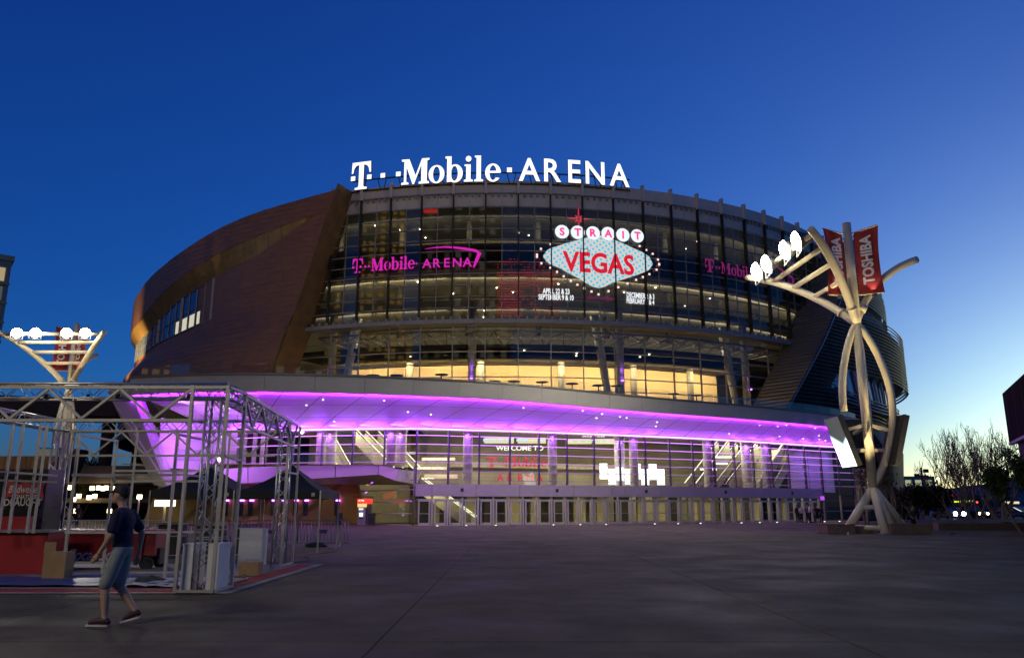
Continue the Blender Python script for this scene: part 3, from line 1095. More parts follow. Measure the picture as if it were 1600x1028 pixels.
# doors
DOORF = mat('door_frame', (0.66, 0.60, 0.58), 0.42, 0.35, var=0.08)
dm = MB(); W, Hd = 1.0, 2.12
for x in (-W / 2 + .06, W / 2 - .06): dm.box((x, 0, Hd / 2), (.12, .07, Hd))
for z, h in ((Hd - .06, .12), (.12, .24)): dm.box((0, 0, z), (W - .24, .066, h))
DMESH = dm.mesh('door'); DMESH.materials.append(DOORF)
dp = MB(); dp.quad((-W / 2 + .12, .0, .24), (W / 2 - .12, .0, .24), (W / 2 - .12, .0, Hd - .12), (-W / 2 + .12, .0, Hd - .12)); DPM = dp.mesh('door_pane'); DPM.materials.append(LGLASS)
db = MB(); db.box((0, -.07, 1.0), (W - .26, .05, .07)); DBM = db.mesh('push_bar'); DBM.materials.append(mat('bar_steel', (.5, .5, .5), .3, .8))
post = MB(); post.box((0, .02, ZB0 / 2), (.14, .22, ZB0)); POM = post.mesh('door_post'); POM.materials.append(DOORF)
tr = MB(); tr.box((0, .01, 2.17), (1.35, .14, .09)); TRM = tr.mesh('door_transom'); TRM.materials.append(DOORF)
tp = MB(); tp.quad((-.66, .03, 2.2), (.66, .03, 2.2), (.66, .03, ZB0), (-.66, .03, ZB0)); tp.quad((.52, .03, 0), (.84, .03, 0), (.84, .03, 2.15), (.52, .03, 2.15)); TPM = tp.mesh('sidelight_pane'); TPM.materials.append(LGLASS)
s = s650 + .75
while s < s1285 - .6:
    q, a = LINE.at(s)
    d = put('door', DMESH, None, arena, (q.x, q.y, .01), (0, 0, a))
    put('door_pane', DPM, None, d); put('push_bar', DBM, None, d)
    put('door_transom', TRM, None, arena, (q.x, q.y, 0), (0, 0, a)); put('sidelight_pane', TPM, None, arena, (q.x, q.y, 0), (0, 0, a))
    q2, a2 = LINE.at(s + .66)
    put('door_post', POM, None, arena, (q2.x, q2.y, 0), (0, 0, a2))
    s += 1.36
# lower glazing right of the doors
for k in range(1, 3):
    z = 1.1 * k
    line_tube('low_transom', s1285, sB + 1.5, .05, z, .05, FRAME, 10)
# ---- lobby inside
def loff(s, off, z):
    q, a = LINE.at(s, -off); return Vector((q.x, q.y, z))
ss = [s370 - 1 + (sB + 2 - s370) * i / 30 for i in range(31)]
b = MB(); b.grid([[loff(s, .25, .012) for s in ss], [loff(s, 15, .012) for s in ss]]); put('lobby_floor', b, mat('terrazzo', (.40, .37, .31), .3, var=.1), arena)
b = MB(); b.grid([[loff(s, .2, 8.6) for s in ss], [loff(s, 15, 8.6) for s in ss]], flip=True); put('lobby_ceiling', b, mat('lobby_ceiling', (.30, .27, .21), .8), arena)
b = MB(); b.grid([[loff(s, 12.5, 0) for s in ss], [loff(s, 12.5, 8.6) for s in ss]], flip=True); put('lobby_back_wall', b, LOBW, arena)
sm0, sm1 = LINE.s_at_px(655, 5), LINE.s_at_px(1062, 5)
ms = [sm0 + (sm1 - sm0) * i / 16 for i in range(17)]
b = MB()
pts = []
for s in ms:
    q, a = LINE.at(s, -9.0); pts.append((q, Vector((math.sin(a), -math.cos(a)))))
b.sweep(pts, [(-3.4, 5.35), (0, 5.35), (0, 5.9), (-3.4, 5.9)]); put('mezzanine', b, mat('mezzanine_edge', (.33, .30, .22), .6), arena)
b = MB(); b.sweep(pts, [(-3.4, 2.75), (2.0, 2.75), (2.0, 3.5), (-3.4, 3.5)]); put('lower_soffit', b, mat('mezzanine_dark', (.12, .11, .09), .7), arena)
b = MB(); b.grid([[(q.x + o.x * -.5, q.y + o.y * -.5, z) for q, o in pts] for z in (3.5, 5.35)], flip=True); put('welcome_wall', b, mat('welcome_wall_olive', (.28, .26, .16), .65, var=.3, scale=.4), arena)
for i in range(9):
    s = s650 - 10 + i * 6.6
    p = loff(s, 4.5, 8.45)
    l = lamp('lobby_light', 'AREA', p, 420, (1.0, 0.93, 0.64), arena, size=5.5, sizey=3.0)
for i in range(9):
    s = s650 + 1.5 + i * 5.6
    l = lamp('vestibule_light', 'AREA', loff(s, 3.0, 2.72), 130, (1.0, 0.86, 0.5), arena, size=4.5, sizey=2.0)
b = MB(); b.grid([[loff(s, .3, 2.85) for s in [s650 + (s1285 - s650) * i / 20 for i in range(21)]], [loff(s, 7, 2.85) for s in [s650 + (s1285 - s650) * i / 20 for i in range(21)]]], flip=True)
put('vestibule_ceiling', b, mat('vestibule_ceiling', (.5, .46, .36), .7), arena)
for i in range(26):
    s = s650 + .5 + rnd.random() * (s1285 - s650 - 1)
    put('downlight', DLM, None, arena, loff(s, .8 + 3 * rnd.random(), 2.84))
# things seen dimly through the doors: inner door wall and counters
for i in range(20):
    s = s650 + 1 + i * 2.5
    q, a = LINE.at(s, -6.5)
    b = MB(); b.box((0, 0, 1.3), (.9 + rnd.random() * .8, .3, 2.6)); put('inner_pier', b, LOBW if i % 3 else STEEL, arena, (q.x, q.y, 0), (0, 0, a))
# lit columns at the glass, with rings of shade
COLP = mat('lobby_column', (.72, .69, .68), .5, var=.04)
for px, off in ((501, -1.2), (516, -2.2), (611, -1.2), (626, -2.4), (731, -1.1), (863, -1.1), (968, -3.0), (990, -1.1), (1105, -1.1), (1165, -3.2), (1195, -1.1)):
    s = LINE.s_at_px(px, 6); q, a = LINE.at(s, -.9 if off > -2 else off)
    q = Vector((at_y(px, 710, q.y).x, q.y))
    z0 = 3.4 if s > s650 else 5.0
    r_ = .42 if off > -2 else .5
    b = MB(); b.tube([(q.x, q.y, z0), (q.x, q.y, 8.5)], r_, 18); c = put('lobby_column', b, COLP, arena)
    o = (q - Vector((0, 0))).normalized()
    lamp('column_wash', 'SPOT', (q.x - .1, q.y - .78, 8.05), 90, (0.40, 0.14, 1.0), arena, size=.15, aim=(q.x, q.y, 4.0), spot=R(95))
# white wall at the right end of the lobby, washed violet
sW0, sW1 = LINE.s_at_px(1268, 6), sB + .5
for k in range(4):
    for j in range(3):
        b = MB(); a_, c_ = sW0 + (sW1 - sW0) * (j + .01) / 3, sW0 + (sW1 - sW0) * (j + .99) / 3
        za, zb = 3.2 + k * 1.2, 3.2 + (k + 1) * 1.2 - .03
        b.quad(loff(a_, 3.4, za), loff(c_, 3.4, za), loff(c_, 3.4, zb), loff(a_, 3.4, zb)); put('end_wall_panel', b, WHITEP, arena)
for u in (.25, .7):
    lamp('end_wall_wash', 'SPOT', loff(sW0 + (sW1 - sW0) * u, .7, 8.0), 420, (.28, .12, 1.0), arena, size=.2, aim=loff(sW0 + (sW1 - sW0) * u, 3.4, 5.0), spot=R(110), blend=.9)
for u in (.2, .7):
    lamp('lobby_light', 'AREA', loff(sW0 + (sW1 - sW0) * u, 2.0, 2.9), 70, (1, .88, .55), arena, size=3.5, sizey=2)
# escalators on the right
ESC = mat('escalator_side', (.34, .33, .24), .4, .3)
RAILL = emis('handrail_light', (1.0, 0.98, 0.66), 1.3)
STEP = mat('escalator_step', (.07, .07, .06), .5, .5)
def flight(px0, px1, depth, w, nrail, rail_m, steps=True, z0=3.45, z1=7.9):
    sa, sb_ = LINE.s_at_px(px0, z0), LINE.s_at_px(px1, z1)
    qa, _ = LINE.at(sa, -depth); qb, _ = LINE.at(sb_, -depth - 2.0)
    A = Vector((qa.x, qa.y, z0)); B = Vector((qb.x, qb.y, z1))
    d = (B - A); side = Vector((-d.y, d.x, 0)).normalized() * w / 2
    up = Vector((0, 0, .9))
    for e in (-1, 1):
        b = MB()
        b.add([A + side * e - up * .6, B + side * e - up * .6, B + side * e + up * .75, A + side * e + up * .75], [(0, 1, 2, 3)])
        put('balustrade', b, ESC, esc)
        b = MB(); b.tube([A + side * e + up - d.normalized() * .8, A + side * e + up, B + side * e + up, B + side * e + up + Vector((.8, 0, 0))], .055, 6); put('handrail', b, rail_m, esc)
    n = 16; b = MB()
    for i in range(n):
        p = A.lerp(B, (i + .5) / n)
        b.add([p - d / n * .5 + side * .94, p - d / n * .5 - side * .94, p + Vector((d.x / n * .5, d.y / n * .5, -d.z / n * .5)) - side * .94, p + Vector((d.x / n * .5, d.y / n * .5, -d.z / n * .5)) + side * .94], [(0, 1, 2, 3)])
        q = p + Vector((d.x / n * .5, d.y / n * .5, -d.z / n * .5))
        b.add([q + side * .94, q - side * .94, p + d / n * .5 - side * .94, p + d / n * .5 + side * .94], [(0, 1, 2, 3)])
    put('steps', b, STEP if steps else mat('stair_tread', (.42, .39, .28), .6), esc)
esc = None
def escal(px0, px1, depth, w, rail_m, label, z0=3.45, z1=7.9, kind='escalator'):
    global esc
    q, _ = LINE.at(LINE.s_at_px(px0, z0), -depth)
    esc = thing(kind, label, kind, (q.x, q.y, z0), 'flights behind the lobby glass' if kind == 'escalator' else None)
    flight(px0, px1, depth, w, 2, rail_m, kind == 'escalator', z0, z1)
WARMR = mat('steel_rail', (.75, .72, .55), .3, .5)
escal(1118, 1190, 3.0, 1.3, RAILL, 'escalator with glowing handrails, leftmost of the row in the lobby')
escal(1146, 1220, 4.8, 1.3, RAILL, 'middle escalator with glowing handrails right of the lobby signs')
escal(1172, 1240, 3.6, 1.3, WARMR, 'escalator with unlit steel rails beside the open stair')
escal(1202, 1262, 2.6, 2.6, WARMR, 'wide open stair with pale treads at the right end of the lobby', kind='staircase')
escal(1232, 1285, 3.2, 2.4, WARMR, 'pale stair flight nearest the canopy tip in the lobby', kind='staircase')
# left stair rails (going down to the right)
escal(598, 530, 4.0, 1.2, RAILL, 'escalator rising left behind the upper glass over the cash machine', 4.6, 7.8)
escal(628, 562, 5.4, 1.2, RAILL, 'second escalator rising left behind the upper glass over the cash machine', 4.6, 7.8)
escal(505, 448, 4.5, 1.4, WARMR, 'dim stair rising left behind the left lobby columns', 4.6, 7.6, kind='staircase')
escal(742, 660, 2.6, 1.2, RAILL, 'short escalator behind the leftmost doors', .2, 3.2)

# ---- left ribbon: pier, low beam, lit wall, balcony, gold wall below
PX = Vector((ocan[0].x, ocan[0].y))
L0 = at_y(258, 744, PX.y + 4.0)                 # foot of the pier
ZBM0, ZBM1 = 4.0, 5.2
def slab(name, pts_front, depth, m, back=Vector((0, 1, 0))):
    n = len(pts_front); d = back * depth
    b = MB(); vs = [Vector(p) for p in pts_front] + [Vector(p) + d for p in pts_front]
    fs = [tuple(range(n)), tuple(reversed(range(n, 2 * n)))]
    for i in range(n): fs.append((i, i + n, (i + 1) % n + n, (i + 1) % n))
    b.add(vs, fs); return put(name, b, m, arena)
yp = PX.y
slab('ribbon_pier', [at_y(172, 596, yp), at_y(206, 600, yp), at_y(206, 616, yp + .05), at_y(253, 740, yp + 3.5), at_y(262, 762, yp + 4), at_y(240, 757, yp + 4), at_y(168, 612, yp)], 2.0, FASC)
slab('ribbon_lip', [at_y(206, 617, yp + .1), at_y(216, 617, yp + .8), at_y(262, 733, yp + 4.2), at_y(252, 737, yp + 3.6)], .1, mat('lip_white', (.75, .72, .70), .5))
bl = [at_y(x, y, Y) for x, y, Y in ((255, 738, 66), (420, 728, 67), (592, 726, 68))]
bo = [at_y(x, y, Y) for x, y, Y in ((592, 741, 68), (420, 752, 67), (255, 764, 66))]
for i in range(5):
    u0, u1 = i / 5 + .002, (i + 1) / 5 - .002
    def L(u, lo): 
        a = bl if not lo else bo[::-1]
        return a[0].lerp(a[1], u * 2) if u < .5 else a[1].lerp(a[2], u * 2 - 1)
    slab('low_beam_panel', [L(u0, 1), L(u1, 1), L(u1, 0), L(u0, 0)], .5, FASC)
slab('beam_end', [at_y(592, 741, 68), at_y(616, 750, 67.2), at_y(624, 733, 67.2), at_y(592, 726, 68)], .4, FASC)
slab('beam_return', [at_y(616, 750, 67.2), at_y(650, 757, 69.5), at_y(658, 737, 69.5), at_y(624, 733, 67.2)], .3, mat('beam_return_panel', (.6, .56, .58), .45))
b = MB(); b.quad((-33, 66.3, 4.05), (-9, 68.3, 4.3), (-9, 76, 3.6), (-33, 76, 3.6)); b.quad((-33, 66.2, 5.1), (-33, 75, 5.1), (-9, 75, 5.1), (-10, 68.2, 5.1)); put('low_beam_soffit', b, FASC, arena)
# white inner wall left of the glass, lit violet
w0 = Vector((PX.x + .9, PX.y + 1.0)); q370, _ = LINE.at(s370)
for k in range(5):
    for j in range(3):
        b = MB()
        za, zb = 4.6 + k * .78, 4.6 + (k + 1) * .78 - .02
        a_, c_ = Vector((w0.x - .2, w0.y + 3)).lerp(q370, j / 3 + .004), Vector((w0.x - .2, w0.y + 3)).lerp(q370, (j + 1) / 3 - .004)
        b.quad((a_.x, a_.y, za), (c_.x, c_.y, za), (c_.x, c_.y, zb), (a_.x, a_.y, zb)); put('inner_wall_panel', b, WHITEP, arena)
lamp('wall_wash', 'SPOT', (PX.x + 1.2, PX.y + .5, 9.2), 5200, (0.75, 0.32, 1.0), arena, size=.15, aim=(PX.x + 12, PX.y + 7, 9.2), spot=R(60), blend=.9)
lamp('wall_wash', 'SPOT', (PX.x + 5, PX.y + 1.5, 5.6), 2600, (0.55, 0.18, 1.0), arena, size=.15, aim=(PX.x + 3, PX.y + 9, 7.5), spot=R(110), blend=.9)
b = MB(); b.quad((-28, 64, 5.2), (-12, 67.5, 5.2), (-12, 67.5, 6.1), (-28, 64, 6.1)); put('balcony_guard', b, glass('balcony_glass', (.85, .85, .9), .06), arena)
# ochre wall under the beam
OCH = mat('ochre_plaster', (0.50, 0.34, 0.10), 0.75, var=0.12, scale=0.5)
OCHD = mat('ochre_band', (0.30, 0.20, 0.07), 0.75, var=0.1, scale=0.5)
g0 = at_z(150, 818, 0); YW = 75.0
b = MB(); b.quad((-34.5, YW, 0), (-13.2, YW, 0), (-14.8, YW, 4.2), (-33, YW, 4.2)); put('ochre_wall', b, OCH, arena)
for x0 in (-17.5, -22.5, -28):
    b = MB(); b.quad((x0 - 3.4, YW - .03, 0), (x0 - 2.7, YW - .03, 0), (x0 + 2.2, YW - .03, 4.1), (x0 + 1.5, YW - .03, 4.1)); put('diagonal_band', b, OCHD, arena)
SLOT = mat('slot_window', (.05, .06, .06), .2)
SLAMP = emis('slot_lamp', (0.60, 0.12, 1.0), 12)
for px in (352, 376, 391, 426, 441, 461, 477, 526):
    p = at_y(px, 802, YW)
    b = MB(); b.box((p.x, YW - .04, 1.5), (.42, .08, 1.5)); sl = put('slot_window', b, SLOT, arena)
    b = MB(); b.box((p.x + .1, YW - .14, 2.15), (.34, .16, .12)); put('slot_lamp', b, SLAMP, sl)
for i in range(3):
    x = -28.5 + i * 5.6
    lamp('cove_light', 'AREA', (x, YW - 1.0, 3.75), 62 if x > -24 else 26, (1.0, 0.66, 0.16), arena, size=5.2, sizey=.25, aim=(x, YW - .05, 1.6))
b = MB(); b.box((-19, YW - .25, 3.72), (9, .12, .08)); put('cove_strip', b, emis('cove_led', (1.0, .75, .25), 2.0), arena)
# glazed corner between ochre wall and doors
GX = [(-13.2, YW), (-9.5, 69.5)]
b = MB(); b.add([(-13.2, YW - .3, 0), (-8.3, 68.0, 0), (-8.3, 68.0, 3.9), (-14.6, YW - .3, 4.1)], [(0, 1, 2, 3)]); put('corner_glass', b, LGLASS, arena)
for z in (.05, 1.0, 2.0, 3.0):
    b = MB(); x = -13.2 - 1.4 * z / 4.1; b.tube([(x, YW - .4, z), (-8.3, 67.9, z)], .045, 5); put('corner_transom', b, BANDP, arena)
b = MB(); b.tube([(-13.2, YW - .4, 0), (-14.6, YW - .4, 4.1)], .08, 5); put('corner_post', b, BANDP, arena)
b = MB(); b.tube([(-8.35, 67.85, 0), (-8.35, 67.85, 5)], .07, 5); put('corner_post', b, FRAME, arena)
# inside the balcony: pale verticals
for px, w, m in ((378, 14, COLP), (398, 6, COLP), (410, 5, COLP)):
    p = at_y(px, 700, 73.5); b = MB(); b.box((p.x, 73.5, 6.5), (w * .06, .3, 4.0)); put('balcony_pier', b, m, arena)

# small ground lights in front of the doors
gm = MB(); gm.lathe((0, 0, 0), [(.001, .05), (.07, .05), (.09, 0)], 10); GLM = gm.mesh('ground_light'); GLM.materials.append(emis('ground_light', (1, .95, .9), 2.2))
for i in range(20):
    q, a_ = LINE.at(s650 + 1.6 + i * 2.55, 1.5)
    if i % 4 != 3: put('ground_light', GLM, None, arena, (q.x, q.y, .03))
# ------------------------------------------------------------------ rooftop sign: free-standing lit letters on a curved rack
WLET = emis('white_letter_face', (1.0, 0.99, 1.0), 1.2)
SLET = mat('letter_side', (0.22, 0.06, 0.18), 0.5)
RS = RG + .55
def px_th(px, py, r=RS): return th_of(cyl(px, py, r))
ZL = cyl(660, 288, RS).z
roof_sign = thing('rooftop_sign', 'large white illuminated letters standing in a row along the arena roof', 'sign', tuple(cp(R(-2), RS, ZL)))
LH = 3.15
for ch, px, k, dz in [('T', 566, 1.10, -.05), ('M', 649.5, 1.0, 0), ('o', 682.5, 1.0, 0), ('b', 710.5, 1.0, 0), ('i', 732.5, 1.0, 0), ('l', 748.5, 1.0, 0), ('e', 770, 1.0, 0)]:
    bb, w = serif(ch, .16)
    kx = .80 if ch == 'T' else .90
    xf(bb, LH * k * kx, LH * k, -w / 2 * LH * k * kx, dz)
    t = px_th(px, 270)
    bb.v = [tuple(cp(t, RS, 0) + Vector((math.cos(t) * v[0], math.sin(t) * v[0], 0)) + Vector((math.sin(t), -math.cos(t), 0)) * v[2] + Vector((0, 0, ZL + v[1]))) for v in bb.v]
    put('letter', bb, [WLET, SLET], roof_sign)
for px, dz in ((553, .36), (578, .36), (599, .36), (623, .36), (796, .36)):
    bb, w = serif('.', .16); xf(bb, LH * 1.05, LH * 1.05, -.09 * LH, LH * dz)
    t = px_th(px, 275)
    bb.v = [tuple(cp(t, RS, 0) + Vector((math.cos(t) * v[0], math.sin(t) * v[0], 0)) + Vector((math.sin(t), -math.cos(t), 0)) * v[2] + Vector((0, 0, ZL + v[1]))) for v in bb.v]
    put('square_dot', bb, [WLET, SLET], roof_sign)
for ch, px in (('A', 827), ('R', 863), ('E', 897), ('N', 929), ('A', 966.5)):
    bb = text_mb(ch, 4.0, .16, .055, sx=.87)
    t = px_th(px, 262)
    bb.v = [tuple(cp(t, RS, 0) + Vector((math.cos(t) * v[0], math.sin(t) * v[0], 0)) + Vector((math.sin(t), -math.cos(t), 0)) * v[2] + Vector((0, 0, ZL + 1.5 + v[1]))) for v in bb.v]
    put('letter', bb, [WLET, SLET], roof_sign)
ta, tb = px_th(548, 290), px_th(985, 280)
for z in (ZL - .12, ZL + 1.25):
    b = MB(); b.tube([cp(ta + (tb - ta) * i / 24, RS - .3, z) for i in range(25)], .09, 5); put('rack_rail', b, STEEL, roof_sign)
for i in range(13):
    t = ta + (tb - ta) * (i + .5) / 13
    b = MB(); b.bar(cp(t - R(.5), RS - .35, ZL + 1.25), cp(t, RS - .6, ZL - .9), .1); b.bar(cp(t + R(.5), RS - .35, ZL + 1.25), cp(t, RS - .6, ZL - .9), .1); b.bar(cp(t, RS - .6, ZL - .9), cp(t, RS - 2.6, ZL - .5), .1)
    put('rack_brace', b, STEEL, roof_sign)

# ------------------------------------------------------------------ signs glowing on the glass
PINK = emis('pink_led', (0.95, 0.02, 0.60), .62)
PINKD = emis('pink_led_dim', (0.75, 0.05, 0.42), .2)
RLED = RG + .30
def wordmark(name, label, pxs, y0, hgt, m, z0, arena_pts=None, group=None, swoosh=None):
    """T dot dot Mobile dot + ARENA: pxs gives left pixel of T and right pixel of the final A"""
    root = thing(name, label, 'led sign', tuple(cp(px_th((pxs[0] + pxs[1]) / 2, y0, RLED), RLED, z0)), group)
    ta = px_th(pxs[0], y0, RLED)
    x = 0.0; h = hgt
    seq = [('T', 1.15, .16), ('.', 1, .18), ('.', 1, .14), ('M', 1, .06), ('o', 1, .06), ('b', 1, .06), ('i', 1, .05), ('l', 1, .05), ('e', 1, .10), ('.', .8, .25)]
    tot = sum((serif(c, 0)[1] * k + g) for c, k, g in seq)
    span = (px_th(pxs[2], y0, RLED) - ta) * RLED
    s = span / (tot * h)
    for c, k, g in seq:
        bb, w = serif(c, 0.0)
        xf(bb, h * k * s, h * k, x, h * .33 if c == '.' else -.05 * h * (k > 1.1))
        if bb.v: put('letter' if c != '.' else 'square_dot', bend(bb, ta, z0, RLED), m, root)
        if c == 'T':
            for dx in (-.03, .70):
                b2, _ = serif('.', 0); xf(b2, h * s * 1.1, h * 1.1, x + dx * h * s, h * .33, .01); put('square_dot', bend(b2, ta, z0, RLED), m, root)
        x += (w * k + g) * h * s
    a0 = px_th(pxs[3], y0, RLED); a1 = px_th(pxs[1], y0, RLED)
    for i, c in enumerate('ARENA'):
        bb = text_mb(c, h * 1.0, 0, .02, sx=1.0)
        put('letter', bend(bb, a0 + (a1 - a0) * (i + .5) / 5, z0 + .36 * h, RLED), m, root)
    if swoosh:
        b = MB(); pp = [cyl(x, y, RLED) for x, y in swoosh]
        ws = [.05, .12, .18, .24, .28, .32, .30, .25, .12]
        lo = []; hi = []
        for i, p in enumerate(pp):
            t = th_of(p); w = ws[i] * hgt / 1.5
            nx = pp[min(i + 1, len(pp) - 1)] - pp[max(i - 1, 0)]
            if i >= len(pp) - 3: lo.append(cp(t - w * .8 / RLED, RLED, p.z)); hi.append(cp(t + w * .8 / RLED, RLED, p.z))
            else: lo.append(cp(t, RLED, p.z - w / 2)); hi.append(cp(t, RLED, p.z + w / 2))
        b.grid([lo, hi]); put('swoosh', b, m, root)
    return root
zp = cyl(600, 425, RLED).z
wordmark('glowing_wordmark', 'pink glowing wordmark with a curved swoosh on the left part of the arena glass', (552, 737, 656), 420, 1.45, PINK, cyl(620, 422, RLED).z) if False else None
wordmark('glowing_wordmark', 'pink glowing wordmark with a curved swoosh on the left part of the arena glass', (551, 738, 656, 659), 418, 1.5, PINK, cyl(640, 420, RLED).z,
         swoosh=[(664, 389), (680, 387), (696, 386), (712, 387), (728, 389), (744, 392), (749, 396), (745, 406), (740, 418)])
wordmark('glowing_wordmark', 'pink glowing wordmark on the right part of the glass beside the floodlights', (1103, 1236, 1182, 1186), 428, 1.45, PINKD, cyl(1165, 434, RLED).z,
         swoosh=[(1190, 405), (1200, 409), (1208, 413), (1216, 418), (1226, 425), (1236, 432), (1240, 437), (1238, 445), (1235, 456)])
wordmark('small_wordmark', 'small dim pink wordmark between the two date notices', (911, 958, 936, 938), 466, .42, PINKD, cyl(935, 468, RLED).z)
# diamond sign
dia = thing('diamond_sign', 'diamond shaped glowing sign with red lettering, six discs and a star on the glass', 'led sign', tuple(cp(px_th(935, 450, RLED), RLED, cyl(935, 450, RLED).z)))
DM = bpy.data.materials.new('led_halftone'); DM.use_nodes = True
n_ = DM.node_tree.nodes; l_ = DM.node_tree.links; bs = n_['Principled BSDF']
tc = n_.new('ShaderNodeTexCoord'); mp = n_.new('ShaderNodeMapping'); mp.inputs['Rotation'].default_value = (0, R(35), 0); mp.inputs['Scale'].default_value = (1, 0, 1)
l_.new(tc.outputs['Object'], mp.inputs[0])
vo = n_.new('ShaderNodeTexVoronoi'); vo.inputs['Scale'].default_value = 2.0; vo.inputs['Randomness'].default_value = 0.10
l_.new(mp.outputs[0], vo.inputs['Vector'])
rp = n_.new('ShaderNodeValToRGB'); e_ = rp.color_ramp.elements
e_[0].position = 0.0; e_[0].color = (0.03, 0.45, 0.95, 1); e_[1].position = 0.42; e_[1].color = (0.75, 0.88, 0.85, 1)
e2 = e_.new(0.25); e2.color = (0.25, 0.75, 0.95, 1); e3 = e_.new(.6); e3.color = (1.0, .66, .55, 1)
l_.new(vo.outputs['Distance'], rp.inputs[0]); l_.new(rp.outputs[0], bs.inputs['Emission Color'])
bs.inputs['Emission Strength'].default_value = 0.72; bs.inputs['Base Color'].default_value = (.02, .02, .02, 1)
top = [(849, 399), (855, 391), (870, 385), (900, 376), (938, 368), (965, 377), (990, 388), (1010, 398), (1018, 406), (1020, 412)]
bot = [(849, 402), (856, 411), (870, 417), (900, 433), (935, 450), (960, 441), (985, 433), (1005, 426), (1016, 420), (1020, 413)]
def gy(tab, x): return itp(x, tab)
b = MB(); nx = 30; rows = [[], [], []]
for i in range(nx + 1):
    x = 849 + 171 * i / nx
    ya, yb = gy(top, x), gy(bot, x)
    for k in range(3): rows[k].append(cyl(x, yb + (ya - yb) * k / 2, RLED))
b.grid(rows, smooth=False); put('diamond_face', b, DM, dia)
RED = emis('red_led', (0.85, 0.01, 0.03), .75)
pv = cyl(936, 411, RLED + .06)
bb = text_mb('VEGAS', 3.25, 0, .09, sx=.86); wv = max(v[0] for v in bb.v) * 2
span = (px_th(992, 412, RLED) - px_th(881, 412, RLED)) * RLED
xf(bb, span / wv, 1.0); put('red_word', bend(bb, th_of(pv), pv.z, RLED + .08), RED, dia)
p = cyl(912, 392, RLED); bb = text_mb('TO', .85, 0, .0, shear=.25); put('small_word', bend(bb, th_of(p), p.z, RLED + .07), emis('blue_led', (.02, .08, .35), .3), dia)
DISC = emis('disc_white', (.85, .93, 1.0), .95); DLET = emis('disc_letter', (1.0, .05, .30), .9)
for ch, px, py in zip('STRAIT', (878, 902.5, 926.5, 950, 973, 995.5), (362.5, 363.5, 364.5, 365.5, 367.5, 369)):
    p = cyl(px, py, RLED)
    bb = shape_mb([ell(0, 0, .82, .82, 26)]); put('disc', bend(bb, th_of(p), p.z, RLED + .06), DISC, dia)
    bb = text_mb(ch, 1.25, 0, .05); put('disc_letter', bend(bb, th_of(p), p.z, RLED + .12), DLET, dia)
p = cyl(904, 342, RLED); pts = []
for i in range(16):
    a = R(90 + i * 22.5); rr = (1.5 if i % 4 == 0 and i % 8 else (1.45 if i % 8 == 0 else (.62 if i % 2 == 0 else .24)))
    pts.append((rr * math.cos(a), rr * math.sin(a) * (1.15 if i % 8 == 0 else 1)))
pin = [(x * .6, y * .6) for x, y in pts]
bb = shape_mb([pts, pin]); put('star', bend(bb, th_of(p), p.z, RLED), emis('star_led', (1.0, .04, .12), .9), dia)
# chaser bulbs round the diamond
bm_ = MB(); bm_.box((0, 0, 0), (.22, .06, .22)); BMM = bm_.mesh('bulb'); BMM.materials.append(emis('bulb_led', (1.0, .62, .55), 1.3))
ring_px = []
cx_, cy_ = 934, 408
outl = top + bot[::-1]
per = []
for i in range(len(outl)):
    a = Vector(outl[i]); c = Vector(outl[(i + 1) % len(outl)])
    k = max(1, int((c - a).length / 9))
    for j in range(k): per.append(a.lerp(c, j / k))
for q in per:
    v = Vector((q.x - cx_, q.y - cy_)); v = v * (1 + 10 / v.length)
    if cy_ + v.y < 380 and 870 < cx_ + v.x < 1003: continue
    p = cyl(cx_ + v.x, cy_ + v.y, RLED); put('bulb', BMM, None, dia, p, (0, 0, th_of(p)))
# dates
WTXT = emis('white_led', (.92, .96, 1.0), 1.0)
def notice(name, label, lines, col=WTXT):
    p0 = cyl(lines[0][1], lines[0][2], RLED)
    root = thing(name, label, 'led sign', tuple(p0), 'date notices on the glass')
    for s_, px, py, wpx, h in lines:
        p = cyl(px, py, RLED); bb = text_mb(s_, h, 0, .02); wv = max(v[0] for v in bb.v) * 2
        span = (px_th(px + wpx / 2, py, RLED) - px_th(px - wpx / 2, py, RLED)) * RLED
        xf(bb, span / wv, 1.0); put('text_line', bend(bb, th_of(p), p.z, RLED), col, root)
notice('date_notice', 'white date lettering APRIL and SEPTEMBER below the diamond to the left', [('APRIL 22 & 23', 869, 455, 42, .85), ('SEPTEMBER 9 & 10', 869, 464.5, 55, .85)])
notice('date_notice', 'white date lettering DECEMBER and FEBRUARY below the diamond to the right', [('DECEMBER 2 & 3', 1001, 462, 43, .85), ('FEBRUARY 3 & 4', 1001, 471, 43, .85)])
# faint red dot field
b = MB()
rnd = random.Random(2)
for i in range(40):
    for j in range(22):
        x = 778 + i * 2.6; y = 405 + j * 4.2
        if rnd.random() > (.85 if (x < 815 and y > 425) or (x < 870 and 425 < y < 450) else .28): continue
        p = cyl(x, y, RLED); t = th_of(p); g = .045 / RLED
        b.quad(cp(t - g, RLED, p.z - .05), cp(t + g, RLED, p.z - .05), cp(t + g, RLED, p.z + .05), cp(t - g, RLED, p.z + .05))
o = stuff(put('red_led_dots', b, emis('red_dots', (1.0, .03, .02), .42)))

